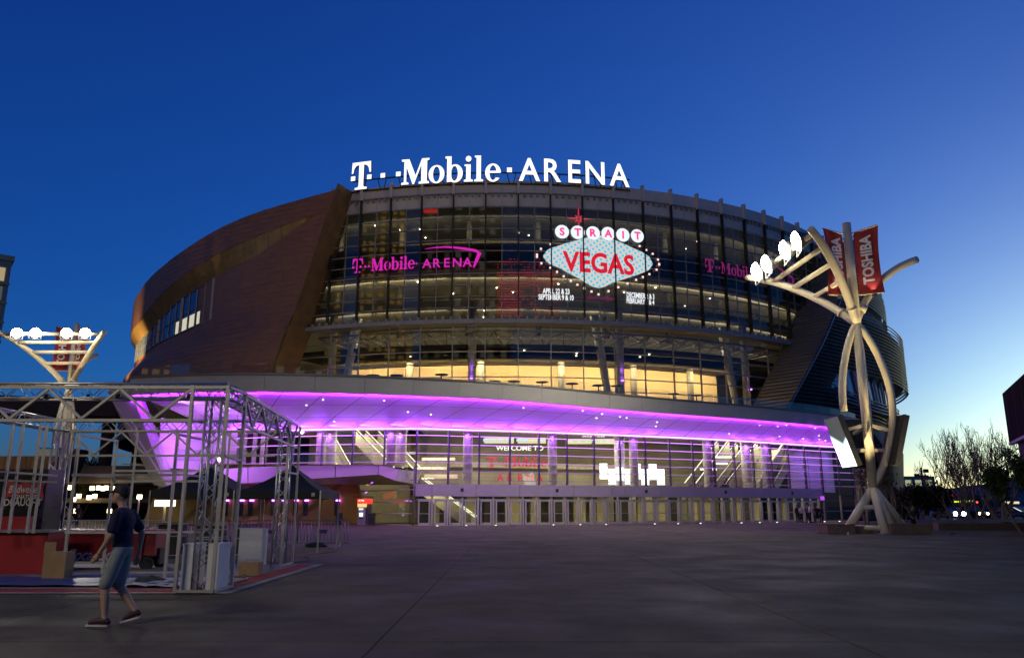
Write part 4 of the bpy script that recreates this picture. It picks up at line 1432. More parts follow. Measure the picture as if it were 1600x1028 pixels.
# ------------------------------------------------------------------ signs in the lobby
def flat_sign(name, label, items, Y, parent=None):
    p0 = at_y(items[0][1], items[0][2], Y)
    root = parent or thing(name, label, 'sign', tuple(p0))
    for s_, px, py, wpx, hpx, m in items:
        p = at_y(px, py, Y); k = Y / ray(px, py).y
        if s_ is None:
            b = MB(); b.box(p, (wpx * k, .08, hpx * k)); put('panel', b, m, root)
        else:
            bb = text_mb(s_, 1.0, 0, .015); xs = max(v[0] for v in bb.v) * 2; ys = max(v[1] for v in bb.v) * 2
            xf(bb, wpx * k / xs, hpx * k / ys); put('text_line', plant(bb, p + Vector((0, -.08, 0)), 0), m, root)
    return root
YS = 77.3
WSG = emis('sign_white', (.95, .98, .85), 1.5); RSG = emis('sign_red', (.62, .005, .06), 1.0)
wel = flat_sign('welcome_sign', 'white WELCOME TO over red letters on the wall inside the lobby', [('WELCOME TO', 812, 700, 74, 7.5, WSG)], YS)
k_ = YS / ray(810, 722).y
x = at_y(761, 729, YS).x; z_ = at_y(761, 729, YS).z; h = 15.5 * k_
seq = [('T', 1, .14), ('.', 1, .18), ('.', 1, .08), ('M', 1, .03), ('o', 1, .03), ('b', 1, .03), ('i', 1, .03), ('l', 1, .03), ('e', 1, 0)]
tot = sum(serif(c, 0)[1] + g for c, k, g in seq)
s_ = 94 * k_ / (tot * h)
for c, k, g in seq:
    bb, w = serif(c, 0); xf(bb, h * s_, h, 0, h * .3 if c == '.' else 0)
    put('letter' if c != '.' else 'square_dot', plant(bb, (x, YS - .08, z_), 0), RSG, wel)
    x += (w + g) * h * s_
for i, c in enumerate('ARENA'):
    p = at_y(782 + i * 15.3, 746.5, YS); bb = text_mb(c, .92, 0, .03); put('letter', plant(bb, p + Vector((0, -.08, 0)), 0), RSG, wel)
MENU = emis('menu_board', (1.0, .88, .55), .9); MENUB = emis('menu_blue', (.45, .7, 1.0), 1.2); MENUG = emis('menu_green', (.35, 1.0, .4), .9)
YM = 80.0
flat_sign('menu_sign', 'food counter sign with blue menu boards above the welcome letters', [('Silver SmoqUE', 806, 678.5, 54, 4.6, WSG), (None, 780, 688, 46, 9, MENU), (None, 831, 688, 44, 9, MENU)] +
          [(None, x, 687.5, 8, 5, MENUB) for x in (759, 770, 782, 795, 811, 821, 844)], YM)
flat_sign('menu_sign', 'food counter sign with green menu boards right of the welcome letters', [('Slice Pizza', 927, 681.5, 36, 4.6, WSG), (None, 905, 689.5, 38, 8, MENU), (None, 945, 689.5, 30, 8, MENU)] +
          [(None, x, 689, 7, 4.5, MENUG) for x in (899, 911, 922, 934, 944, 955)], YM) if False else None
flat_sign('menu_sign', 'food counter sign with green menu boards right of the welcome letters', [('Skity Pizza', 927, 681.5, 36, 4.6, WSG), (None, 905, 689.5, 38, 8, MENU), (None, 945, 689.5, 30, 8, MENU)] +
          [(None, x, 689, 7, 4.5, MENUG) for x in (899, 911, 922, 934, 944, 955)], YM)
YT = 75.0
flat_sign('sponsor_sign', 'white COLA lettering high on the lobby wall left of the columns', [('COCA-COLA', 638, 707.5, 24, 3.4, WSG)], YT)
flat_sign('sponsor_sign', 'upper white sponsor lettering on a grey strip left of the welcome wall', [(None, 685, 717, 52, 4.5, PANEL), ('ANHEUSER-BUSCH', 686, 717.5, 38, 3.2, WSG)], YT)
flat_sign('sponsor_sign', 'lower white sponsor lettering on a grey strip left of the welcome wall', [(None, 673, 731.5, 50, 4.5, PANEL), ('SCHNEIDER ELECTRIC', 672, 731.5, 44, 3.4, WSG)], YT)
flat_sign('blank_strip', 'blank pale strip under the sponsor lettering in the lobby', [(None, 689, 744, 52, 6, PANEL)], YT)
SCRW = emis('lobby_screen', (.92, 1.0, .97), 2.2)
def screens(label, boxes, Y):
    p = at_y(boxes[0][0], boxes[0][1], Y); root = thing('lobby_screen', label, 'screen', tuple(p), 'bright screens in the lobby')
    for px, py, w, h in boxes:
        k = Y / ray(px, py).y; b = MB(); q = at_y(px, py, Y); b.box(q, (w * k, .12, h * k)); put('screen_panel', b, SCRW, root)
YP = 76.0
screens('group of staggered white screens behind the purple column', [(943, 736, 12, 24), (956.5, 744.5, 11.5, 24), (981, 744.5, 9, 24), (969, 740, 10, 20)], YP)
screens('group of staggered white screens right of the purple column', [(999.5, 736.5, 3, 24), (1008, 745, 12, 24), (1020, 737, 12, 24), (1032.5, 745, 11.5, 24)], YP)
for i, (px, py, w) in enumerate(((1130, 714, 26), (1106, 721, 12), (1128, 724, 18), (1098, 733, 8), (1115, 733, 10))):
    flat_sign('direction_sign', ['long white light strip high', 'short white sign', 'mid white sign', 'tiny white sign', 'small white sign'][i] + ' behind the glass %s' % ['right of the screens', 'left of the second right column', 'below the long light strip', 'lowest on the left', 'lowest by the column'][i], [(None, px, py, w, 3, WSG)], 82)
flat_sign('entry_sign', 'small purple lit panel in the glass right of the doors', [(None, 1285, 778, 6, 6, emis('violet_panel', (.55, .1, 1), .8))], 86)
# ------------------------------------------------------------------ floodlight masts
MAST = mat('mast_cream', (0.80, 0.70, 0.48), 0.42, var=0.06, scale=0.8)
MSTEEL = mat('mast_bracket', (.35, .33, .28), .5, .4)
FLOOD = emis('flood_face', (1.0, 0.95, 0.78), 60)
FLOODB = mat('flood_body', (.10, .10, .10), .5, .4)
BANNER = mat('red_banner', (0.40, 0.035, 0.03), 0.75, var=0.12, scale=1.5, bump=.2, bscale=6)
BTXT = mat('banner_white', (.78, .76, .76), .7)
SCRON = emis('mast_screen_white', (.95, 1.0, 1.0), 3.0); SCRDK = emis('mast_screen_dark', (.05, .065, .06), .9); SCRED = emis('mast_screen_edge', (.35, .62, .72), 1.0)
SCRB = mat('screen_back', (.035, .035, .04), .5, .3)
def bez(a, c, e, n=12):
    a, c, e = Vector(a), Vector(c), Vector(e)
    return [a * (1 - u) ** 2 + c * 2 * u * (1 - u) + e * u * u for u in [i / n for i in range(n + 1)]]
def mast(pos, av, bv, label, ban, lampE, aimpt, shift=0.0, upE=4500, lens=1.0, beam=150, group='floodlight masts'):
    P = Vector((pos[0], pos[1], 0)); a = Vector((av[0], av[1], 0)).normalized(); o = Vector((bv[0], bv[1], 0)).normalized()
    Z = Vector((0, 0, 1))
    root = thing('floodlight_mast', label, 'light mast', tuple(P), group)
    J0, J1 = P + Z * 2.8, P + Z * 13.1
    b = MB(); b.tube([J0 - Z * .6, J1 + Z * .3], .27, 16); b.tube([J1, P + Z * 19.9], [.30, .27], 16); put('pole', b, MAST, root)
    # bows
    for d, cut, bul in ((-o, 0, 1.75), (a, 0, .5), (o, 1, 1.35)):
        if cut == 0 and bul < 1: d = (a - o * .9).normalized()
        path = [J1 + d * (bul * math.sin(PI * u) ** .8) + (J0 - J1) * u for u in [i / 20 for i in range(21)]]
        if cut: path = path[:12]
        b = MB(); b.tube(path, .225, 12); put('bow_strut', b, MAST, root)
    # legs
    feet = [o * 2.1 - a * .2, -a * 1.6 + o * .4, -o * .5 - a * .9, -o * 2.3 + a * .8]
    for i, f in enumerate(feet):
        b = MB(); b.tube([J0 - Z * .1, P + f], [.25, .25], 12); put('leg', b, MAST, root)
        b = MB(); b.lathe(P + f, [(.001, .06), (.42, .06), (.42, 0)], 14); put('foot_plate', b, MSTEEL, root)
    for k_, z_, r_ in ((.45, 1.55, .14), (.9, .35, .16)):
        b = MB(); b.tube([P + feet[0] * k_ + Z * z_, P + feet[1] * k_ + Z * z_], r_, 8); put('leg_tie', b, MAST, root)
    # arms
    tips = []
    for s_ in (-1, 1):
        tip = P + o * 4.3 + a * (5.2 * s_ + shift) + Z * 18.1
        arm = bez(J1, P + o * 1.9 + a * (2.6 * s_ + shift * .4) + Z * 16.7, tip, 16)
        b = MB(); b.tube(arm, [.26] * 14 + [.25, .24, .23], 12); put('arm', b, MAST, root)
        b = MB(); b.tube([arm[2] - (arm[3] - arm[2]) * .12, arm[2] + (arm[3] - arm[2]) * .12], .34, 12); put('collar', b, MAST, root)
        tips.append(arm)
    arm = bez(J1, P - o * 1.3 + Z * 16.4, P - o * 4.4 + Z * 17.4, 16)
    b = MB(); b.tube(arm, .23, 12); put('arm', b, MAST, root)
    b = MB(); b.tube([arm[2], arm[3]], .31, 12); put('collar', b, MAST, root)
    for k in (15, 12, 9, 6):
        b = MB(); b.tube([tips[0][k], tips[1][k]], .17 if k > 6 else .15, 10); put('rung', b, MAST, root)
    c15 = (tips[0][15] + tips[1][15]) / 2; c12 = (tips[0][12] + tips[1][12]) / 2
    # floodlights
    L = a * 1.0
    for x in (-3.3, -1.5, 1.5, 3.3):
        c = c15 + a * x + o * .25 + Z * .05
        dirv = (Vector(aimpt) - c).normalized()
        q = dirv.to_track_quat('Z', 'Y').to_matrix().to_4x4()
        M = Matrix.Translation(c) @ q @ Matrix.Scale(lens, 4)
        b = MB(); b.lathe((0, 0, 0), [(.001, -.6), (.26, -.55), (.52, -.1), (.60, .06), (.58, .08)], 18); b.v = [tuple(M @ Vector(v)) for v in b.v]; fl = put('floodlight', b, FLOODB, root)
        sd = dirv.cross(Z).normalized()
        b = MB()
        for e in (-1, 1): b.bar(c + sd * .64 * lens * e, c + sd * .64 * lens * e - Z * .75 * lens, .06)
        b.bar(c + sd * .64 * lens - Z * .75 * lens, c - sd * .64 * lens - Z * .75 * lens, .06); b.bar(c - Z * .75 * lens, c - o * .25 - Z * .05, .07); put('yoke', b, FLOODB, fl)
        b = MB(); b.lathe((0, 0, 0), [(.57, .05), (.53, .16), (.40, .27), (.2, .33), (.001, .35)], 18); b.v = [tuple(M @ Vector(v)) for v in b.v]; put('flood_lens', b, FLOOD, fl)
        lamp('flood_spill', 'POINT', c + dirv * .75 * lens, 170, (1.0, .93, .74), root, size=.3)
        lamp('flood_beam', 'SPOT', c + dirv * .3, lampE, (1.0, 0.90, 0.68), root, size=.45, aim=aimpt, spot=R(beam), blend=.9)
    # banners with upright lettering
    for k, d in enumerate(ban):
        d = Vector((d[0], d[1], 0)).normalized()
        b = MB(); rows = []
        for i in range(9):
            u = i / 8; z = 15.0 + 4.1 * u
            rows.append([P + d * (.36 + 1.38 * v * (1 + .10 * (2 * u - 1) ** 2)) + Z * (z + .45 * v * (u - .3)) + Vector((d.y, -d.x, 0)) * (.10 * math.sin(3 * v + 2 * u)) for v in [j / 6 for j in range(7)]])
        b.grid(rows); bn = put('banner', b, BANNER, root)
        bb = text_mb('TOSHIBA', .92, 0, .035, sx=1.0); wv = max(v[0] for v in bb.v) * 2
        xf(bb, 3.3 / wv, 1.0)
        nrm = Vector((d.y, -d.x, 0)); e = d
        if nrm.y > 0: nrm = -nrm
        rt = nrm.cross(Z) * -1
        if rt.x < 0: rt = -rt
        ctr = P + d * 1.05 + Z * 17.15 + nrm * .16
        bb.v = [tuple(ctr + Z * v[0] - rt * v[1]) for v in bb.v]
        put('banner_lettering', bb, BTXT, bn)
        for r0_, r1_ in ((P + Z * 19.1, P + d * 1.85 + Z * 19.4), (P + Z * 14.95, P + d * 1.8 + Z * 14.88)):
            b = MB(); b.tube([r0_, r1_], .05, 6); put('banner_rod', b, MAST, root)
        lp = P + d * 1.3 + Z * 14.7 + nrm * .35
        b = MB(); b.box(lp, (.22, .22, .16)); put('banner_light', b, FLOODB, root)
        lamp('banner_spot', 'SPOT', lp + Z * .12, 55, (1.0, .9, .8), root, size=.06, aim=ctr + Z * .2 - nrm * .1, spot=R(70))
    # leaning screens
    def screen(d, lit):
        s = Vector((-d.y, d.x, 0)); n = (d * math.cos(R(17)) - Z * math.sin(R(17))); up = (Z * math.cos(R(17)) + d * math.sin(R(17)))
        c = P + d * 1.75 + Z * 5.5; hw, hh = 1.1, 1.6
        b = MB(); vs = []
        for dep in (0, -.32):
            for x, y in ((-hw, -hh), (hw, -hh), (hw, hh), (-hw, hh)): vs.append(c + s * x + up * y + n * dep)
        b.add(vs, [(0, 1, 2, 3), (7, 6, 5, 4), (0, 4, 5, 1), (1, 5, 6, 2), (2, 6, 7, 3), (3, 7, 4, 0)]); sc = put('screen', b, SCRB, root)
        if lit:
            e = n * .02
            W = lambda x, y, k=1.0: c + s * x * hw * .97 + up * y * hh * .98 + e * k
            b = MB(); b.add([W(-1, -1), W(1, -1), W(1, .10), W(.35, -.14), W(-1, .26)], [(0, 1, 3, 4), (1, 2, 3)]); put('screen_image', b, SCRON, sc)
            b = MB(); b.add([W(-1, .26), W(.35, -.14), W(1, .10), W(1, .18), W(.35, -.04), W(-1, .36)], [(0, 1, 4, 5), (1, 2, 3, 4)]); put('screen_image', b, SCRED, sc)
            b = MB(); b.add([W(-1, .36), W(.35, -.04), W(1, .18), W(1, 1), W(-1, 1)], [(0, 1, 4), (1, 3, 4), (1, 2, 3)]); put('screen_image', b, SCRDK, sc)
        for r0_, r1_ in ((P + Z * 6.6, c + up * .6 - n * .3), (P + Z * 5.0, c - up * .6 - n * .3)):
            b = MB(); b.bar(r0_, r1_, .2); put('screen_bracket', b, MAST, root)
    for d in (o - a * .8, -o - a * .9):  # pair of uplights added to warm the mast, not known fixtures
        q = P + d * 2.9
        b = MB(); b.lathe(q, [(.001, .16), (.14, .16), (.17, .03), (.2, .03), (.2, 0)], 12); put('added_mast_uplight', b, FLOODB, root)
        lamp('added_mast_beam', 'SPOT', q + Z * .2, upE, (1.0, .80, .45), root, size=.1, aim=P + Z * 11, spot=R(42), blend=.8)
    screen(o, True); screen(a, False); screen(-o, False)
    return root
mast((22.2, 49.0), (-.08, 1), (-1, .0), 'cream tubular floodlight mast with red banners standing on the right of the plaza', ((-.9, -.2), (.85, -.6)), 4200, (-22, 53, 7), shift=1.3, lens=1.15, beam=160)
mast((-44.6, 78.0), (1, 0), (0, -1), 'far cream floodlight mast with four lit lamps behind the truss booth', ((-.9, -.3), (.9, -.5)), 2500, (-22, 40, 0), lens=.8)
mast((-21.0, -13.0), (.85, -.5), (.5, .85), 'floodlight mast behind the photographer, outside the picture', ((-.9, -.3), (.9, -.5)), 2600, (-6, 22, 0))
# planter benches at the right mast
PLT = mat('planter_brown', (.24, .16, .11), .7, var=.2, scale=2)
def planter(px0, px1, y0, y1, label, Y=None):
    p = at_z((px0 + px1) / 2, y1, 0); k = p.y / ray((px0 + px1) / 2, y1).y
    w = (px1 - px0) * k; h = (y1 - y0) * k
    root = thing('planter_bench', label, 'planter', tuple(p), 'brown planter benches')
    b = MB(); b.box((p.x, p.y + .9, h / 2 + .03), (w, 1.8, h - .06)); put('bench_body', b, PLT, root)
    b = MB(); b.box((p.x, p.y + .9, h + .025), (w + .06, 1.86, .05)); put('bench_top', b, mat('bench_top', (.17, .12, .09), .6), root)
    b = MB(); b.box((p.x, p.y + .9, .03), (w - .1, 1.7, .06)); put('plinth', b, PLT, root)
planter(1294, 1337, 820, 835, 'brown box bench left of the near floodlight mast')
planter(1394, 1456, 820, 835, 'wide brown box bench right of the near floodlight mast')
planter(1337, 1364, 823, 834, 'low brown box between the legs of the near floodlight mast')
# ------------------------------------------------------------------ plaza slabs
def paving(name, col):
    m, n, l, b = _bsdf(name)
    tc = n.new('ShaderNodeTexCoord'); geo = n.new('ShaderNodeNewGeometry')
    def nz(scale, detail=5, d=0):
        t = n.new('ShaderNodeTexNoise'); t.inputs['Scale'].default_value = scale; t.inputs['Detail'].default_value = detail; t.inputs['Distortion'].default_value = d
        l.new(geo.outputs['Position'], t.inputs['Vector']); return t.outputs[0]
    def rng(src, a, c, lo, hi):
        r = n.new('ShaderNodeMapRange'); r.inputs['From Min'].default_value = a; r.inputs['From Max'].default_value = c; r.inputs['To Min'].default_value = lo; r.inputs['To Max'].default_value = hi
        l.new(src, r.inputs['Value']); return r.outputs[0]
    def mul(x, y):
        k = n.new('ShaderNodeMath'); k.operation = 'MULTIPLY'; l.new(x, k.inputs[0]); l.new(y, k.inputs[1]); return k.outputs[0]
    f = mul(mul(rng(nz(.16, 6, 1.5), .3, .7, .84, 1.14), rng(nz(1.4, 8), .3, .7, .82, 1.18)), rng(nz(28, 3), .3, .7, .86, 1.12))
    st = rng(nz(3.1, 2), .64, .70, 1.0, .82)
    f = mul(f, st)
    mx = n.new('ShaderNodeMix'); mx.data_type = 'RGBA'; mx.blend_type = 'MULTIPLY'; mx.inputs[0].default_value = 1
    mx.inputs[6].default_value = col + (1,); l.new(f, mx.inputs[7]); l.new(mx.outputs[2], b.inputs['Base Color'])
    b.inputs['Specular IOR Level'].default_value = .16
    l.new(rng(nz(.5, 4), .3, .7, .62, .95), b.inputs['Roughness'])
    bp = n.new('ShaderNodeBump'); bp.inputs['Strength'].default_value = .3; bp.inputs['Distance'].default_value = .01
    l.new(nz(22, 4), bp.inputs['Height']); l.new(bp.outputs[0], b.inputs['Normal'])
    return m
PL = [paving('plaza_slab', (0.088, 0.073, 0.050)), paving('plaza_slab_warm', (0.100, 0.082, 0.056))]
b = MB(); b.quad((-75, -12, .02), (60, -12, .02), (60, 100, .02), (-75, 100, .02))
plaza = struct(put('plaza', b, mat('plaza_joint', (.02, .018, .016), .9)))
SX, SY = 5.6, 5.6
sl = MB(); sl.box((0, 0, -.03), (SX - .02, SY - .02, .06)); SLM = [None, None]
for i in range(2):
    SLM[i] = sl.mesh('paving_slab'); SLM[i].materials.append(PL[i])
rnd = random.Random(21); far = MB()
for i in range(-13, 10):
    for j in range(-2, 16):
        x, y = i * SX + 1.2, j * SY + 1.5
        if y < -8 or abs(x) > .72 * max(y, 0) + 9: continue
        if y < 66: put('paving_slab', SLM[rnd.random() > .6], None, plaza, (x, y, .026 + rnd.random() * .003), (0, 0, 0))
        else: far.box((x, y, -.005), (SX - .02, SY - .02, .06))
stuff(put('far_paving_slabs', far, PL[0], plaza))
# ------------------------------------------------------------------ truss booth on the left
ALU = mat('truss_alu', (0.55, 0.53, 0.50), 0.32, 0.75, var=0.12, scale=4)
TUBE = mat('frame_tube_grey', (0.40, 0.375, 0.34), 0.45, 0.35, var=0.12, scale=3)
booth = thing('truss_booth', 'open booth frame of silver box truss and grey tubes on the left', 'truss frame', (-9.2, 18.8, 0))
def lacing(b, p, q, n, r):
    for i in range(n):
        u0, u1 = i / n, (i + 1) / n
        a, c = (p[0].lerp(q[0], u0), p[1].lerp(q[1], u1)) if i % 2 == 0 else (p[1].lerp(q[1], u0), p[0].lerp(q[0], u1))
        b.tube([a, c], r, 4, caps=False)
def box_truss(A, B, w=.29, r=.026, side=None):
    A, B = Vector(A), Vector(B); d = (B - A).normalized()
    up = Vector((0, 0, 1)) if abs(d.z) < .9 else Vector((0, 1, 0))
    s = d.cross(up).normalized() * w / 2; u = s.cross(d).normalized() * w / 2
    cs = [(A + s * i + u * j, B + s * i + u * j) for i, j in ((-1, -1), (1, -1), (1, 1), (-1, 1))]
    for p, q in cs:
        b = MB(); b.tube([p, q], r, 8); put('truss_chord', b, ALU, booth)
    n = max(4, int((B - A).length / .28)); b = MB()
    for k in range(4):
        (p0, q0), (p1, q1) = cs[k], cs[(k + 1) % 4]; lacing(b, (p0, p1), (q0, q1), n, .011)
    stuff(put('truss_lacing', b, ALU, booth))
XL, XR, YF, YB, ZT = -12.8, -5.75, 15.4, 22.3, 3.82
box_truss((XL, YF, ZT), (XR + .15, YF, ZT)); XRB = -6.42
box_truss((XR, YF + .15, ZT), (XRB, YB, ZT)); box_truss((XL, YB, ZT), (XRB - .15, YB, ZT)); box_truss((XL, YF, ZT), (XL, YB - .15, ZT))
box_truss((XR - .1, YF + .02, .05), (XR - .1, YF + .02, ZT - .15)); box_truss((XRB, YB, .05), (XRB, YB, ZT - .15)); box_truss((XL, YB, .05), (XL, YB, ZT - .15))
def tube(p, q, w=.055):
    b = MB(); b.bar(p, q, w); put('frame_tube', b, TUBE, booth)
def header(A, B, z0, z1, n):
    """flat lattice panel between two plan points"""
    A, B = Vector(A), Vector(B)
    at = lambda u, z: Vector((A.x + (B.x - A.x) * u, A.y + (B.y - A.y) * u, z))
    tube(at(0, z0), at(1, z0)); tube(at(0, z1), at(1, z1))
    for i in range(n):
        tube(at(i / n, z1 - .03), at((i + .5) / n, z0 + .03), .045); tube(at((i + .5) / n, z0 + .03), at((i + 1) / n, z1 - .03), .045)
YH = 15.08
def X(px, py, Y): return at_y(px, py, Y).x
header((X(189, 605, YH) - 4.17, YH), (X(189, 605, YH) + 1.39, YH), 3.22, 3.86, 4)
for px0, px1 in ((302, 275), (357, 337)):
    x = X(px0, 606, YH); tube((x, YH, 0.05), (x, YH, 3.9), .06)
xa, xb = X(302, 606, YH), X(357, 606, YH)
for z in (.08, 2.55, 3.86): tube((xa, YH, z), (xb, YH, z), .05)
XSD = xb + .03
tube((XSD, 16.0, .05), (XSD, 16.0, 3.86), .06); tube((XSD, YH, .08), (XSD, 16.0, .08), .05); tube((XSD, YH, 2.55), (XSD, 16, 2.5), .05)
header((XSD, 16.0), (XSD - .62, 22.3), 3.22, 3.84, 4)
tube((XSD, YH, 3.86), (XSD, 16.0, 3.86), .05)
for y in (21.5, 22.6): tube((XSD - .62, y, .05), (XSD - .62, y, 3.84), .055)
tube((XSD - .62, 21.5, 2.5), (XSD - .62, 22.6, 2.5), .045); tube((XSD - .62, 21.5, .08), (XSD - .62, 22.6, .08), .045)
header((-12.4, 22.0), (-6.6, 22.0), 2.98, 3.66, 4)
for x in (-12.3, -10.5, -7.9): tube((x, 22.0, .05), (x, 22.0, 3.66), .05)
# inner cross frames
for x, y in ((-9.75, 17.7), (-9.75, 19.4), (-7.45, 17.5), (-7.45, 19.4)):
    tube((x, y, .05), (x, y, 3.2), .055)
for y in (17.6, 19.4):
    for z in (2.28, 1.05) if y < 18 else (2.45, 2.2, 1.0): tube((-9.75, y, z), (-7.45, y, z), .05)
    tube((-9.75, y, .07), (-7.45, y, .07), .05)
for z in (3.17, 2.3): 
    tube((-9.75, 17.7, z), (-9.75, 19.4, z), .045); tube((-7.45, 17.5, z), (-7.45, 19.4, z), .045)
for px in (21, 37, 64, 74):
    p = at_y(px, 664, 18.6); tube((p.x, 18.6, 1.0), (p.x, 18.6, 3.5), .05)
tube((-13.5, 18.5, 2.5), (-10.6, 18.5, 2.3), .045); tube((-13.5, 18.5, 2.25), (-10.6, 18.5, 2.15), .045)

WPL = mat('white_plinth', (.62, .60, .58), .6, var=.06)
REDP = mat('red_counter', (.30, .012, .016), .45, var=.15, scale=2)
CARD = mat('cardboard', (.30, .19, .09), .8, var=.15, scale=3)
def box_thing(name, label, cat, c, s, m, lid=None, rz=0, group=None, extra=None):
    root = thing(name, label, cat, (c[0], c[1], 0), group)
    b = MB(); b.box((c[0], c[1], c[2] + s[2] / 2), s, rz); put('body', b, m, root)
    if lid: b = MB(); b.box((c[0], c[1], c[2] + s[2] + lid[0] / 2), (s[0] + lid[1], s[1] + lid[1], lid[0]), rz); put('top', b, lid[2], root)
    return root
for dx in (-.24, .24):
    r_ = box_thing('tower_plinth', 'white panel box %s of the front truss tower foot' % ('on the left side' if dx < 0 else 'on the right side'), 'plinth', (XR - .1 + dx, YF + .15, 0.03), (.20, .62, .86), WPL, (.03, .02, WPL), group='white tower plinths')
box_thing('tower_plinth', 'white panel box standing beside the rear right truss tower', 'plinth', (-7.1, 22.2, .03), (.62, .5, .95), WPL, (.03, .02, WPL), group='white tower plinths')
# carpets and sheets
b = MB(); b.box((-9.4, 18.8, .045), (8.4, 7.4, .012)); struct(put('booth_floor', b, mat('booth_sheet', (.20, .19, .185), .7, var=.35, scale=1.2, bump=.4, bscale=3)))
REDC = mat('red_carpet', (.26, .012, .02), .9, var=.2, scale=6)
for nm, c, s in (('front', (-9.75, 15.55, .056), (7.9, .5, .01)), ('side', (-5.62, 19.0, .056), (.42, 6.4, .01)), ('inner', (-7.4, 18.4, .060), (2.8, .25, .008))):
    b = MB(); b.box(c, s); tag(put('red_carpet_strip', b, REDC), 'red carpet strip along the %s of the booth' % {'front': 'front edge', 'side': 'right edge', 'inner': 'floor inside'}[nm], 'carpet', 'red carpet strips')
b = MB(); rnd = random.Random(6); rows = []
for i in range(14): rows.append([(-12.6 + j * .52, 16.1 + i * .16, .064 + rnd.random() * .05) for j in range(12)])
b.grid(rows); tag(put('blue_tarp', b, mat('blue_tarp', (.03, .05, .20), .45, var=.3, scale=2)), 'crumpled blue sheet on the booth floor under the red counters', 'tarp')
b = MB(); rows = []
for i in range(12): rows.append([(-7.6 + j * .16, 15.9 + i * .17, .064 + rnd.random() * .06) for j in range(10)])
b.grid(rows); tag(put('white_sheet', b, mat('white_sheet', (.42, .40, .42), .5, var=.2, scale=3)), 'crumpled white plastic sheet on the floor by the front tower', 'sheet')
# red counter with back bar
cnt = thing('red_counter', 'long dark red bar counter at the left edge with a raised back', 'counter', (-12.3, 19.4, 0))
b = MB(); b.box((-12.85, 19.6, .53), (3.7, .9, .94)); put('counter_body', b, REDP, cnt)
b = MB(); b.box((-12.85, 19.55, 1.025), (3.85, 1.05, .045)); put('counter_top', b, mat('counter_top', (.30, .28, .27), .3, .3), cnt)
b = MB(); b.box((-13.3, 20.0, 1.2), (2.6, .3, .32)); put('raised_back', b, REDP, cnt)
for x in (-13.8, -10.9): b = MB(); b.box((x, 19.6, .04), (.2, .5, .07)); put('foot', b, STEEL, cnt)
# drinks cart with lettering and wheels
cart = thing('drinks_cart', 'red drinks cart on wheels with white flowing script behind the walking man', 'cart', (-10.6, 21.0, 0))
b = MB(); b.box((-10.75, 21.2, .60), (2.6, 1.0, .72)); b.box((-9.3, 21.2, .68), (.3, .9, .6), taper=.9); put('cart_body', b, REDP, cart)
b = MB(); b.box((-10.6, 21.2, .985), (3.0, 1.1, .05)); put('cart_lid', b, mat('cart_lid', (.34, .03, .10), .35), cart)
for x in (-11.8, -9.35):
    for y in (20.8, 21.6):
        b = MB(); b.tube([(x - .0, y - .05, .19), (x, y + .05, .19)], .17, 14); put('wheel', b, mat('rubber', (.02, .02, .02), .7), cart)
b = MB(); b.box((-9.12, 21.2, .35), (.06, .5, .4)); put('cart_step', b, STEEL, cart)
p = at_y(146, 866, 20.68)
bb = text_mb('Coca-Cola', .40, 0, .004, sx=.80, shear=.35, res=6); put('script_lettering', plant(bb, (p.x, 20.685, p.z), 0), mat('script_white', (.6, .58, .58), .6), cart)
# beer fridge with sign
fr = thing('beer_fridge', 'dark drinks cooler with beer lettering and a red bow emblem behind the left counter', 'fridge', (-13.2, 21.3, 0))
pf0 = at_y(38, 776, 20.6)
b = MB(); b.box((pf0.x - .35, 21.0, 1.3), (1.75, .75, 2.5)); put('cabinet', b, mat('fridge_dark', (.035, .022, .04), .3), fr)
b = MB(); b.box((pf0.x - .15, 20.61, 1.62), (1.1, .02, 1.5)); put('front_panel', b, mat('fridge_front', (.02, .015, .016), .25), fr)
z0 = at_y(38, 764, 20.6).z
bow = shape_mb([[(-.52, .24), (-.18, .12), (0, .2), (.18, .12), (.52, .24), (.46, 0), (.52, -.24), (.16, -.14), (-.16, -.14), (-.52, -.24), (-.46, 0)]]); put('bow_emblem', plant(bow, (pf0.x, 20.59, z0), 0), mat('bow_red', (.30, .02, .03), .5), fr)
lt = mat('fridge_letters', (.5, .46, .44), .6)
bb = text_mb('Budweiser', .27, 0, .003, sx=.72, shear=.3); put('lettering', plant(bb, (pf0.x, 20.58, z0), 0), lt, fr)
for s_, py, h in (('SIGNATURE', 776, .14), ('DRAUGHT', 784.5, .24)):
    bb = text_mb(s_, h, 0, .006, sx=.85); put('lettering', plant(bb, (pf0.x, 20.58, at_y(38, py, 20.58).z), 0), lt, fr)
# amber back wall beside the fridge
b = MB(); b.box((-14.6, 22.6, 1.9), (3.4, .2, 2.2)); tag(put('amber_bar_wall', b, mat('amber_bar', (.16, .07, .02), .5, var=.6, scale=3, stretch=(4, 1, .4))), 'amber and dark printed bar back wall at the far left', 'bar wall')
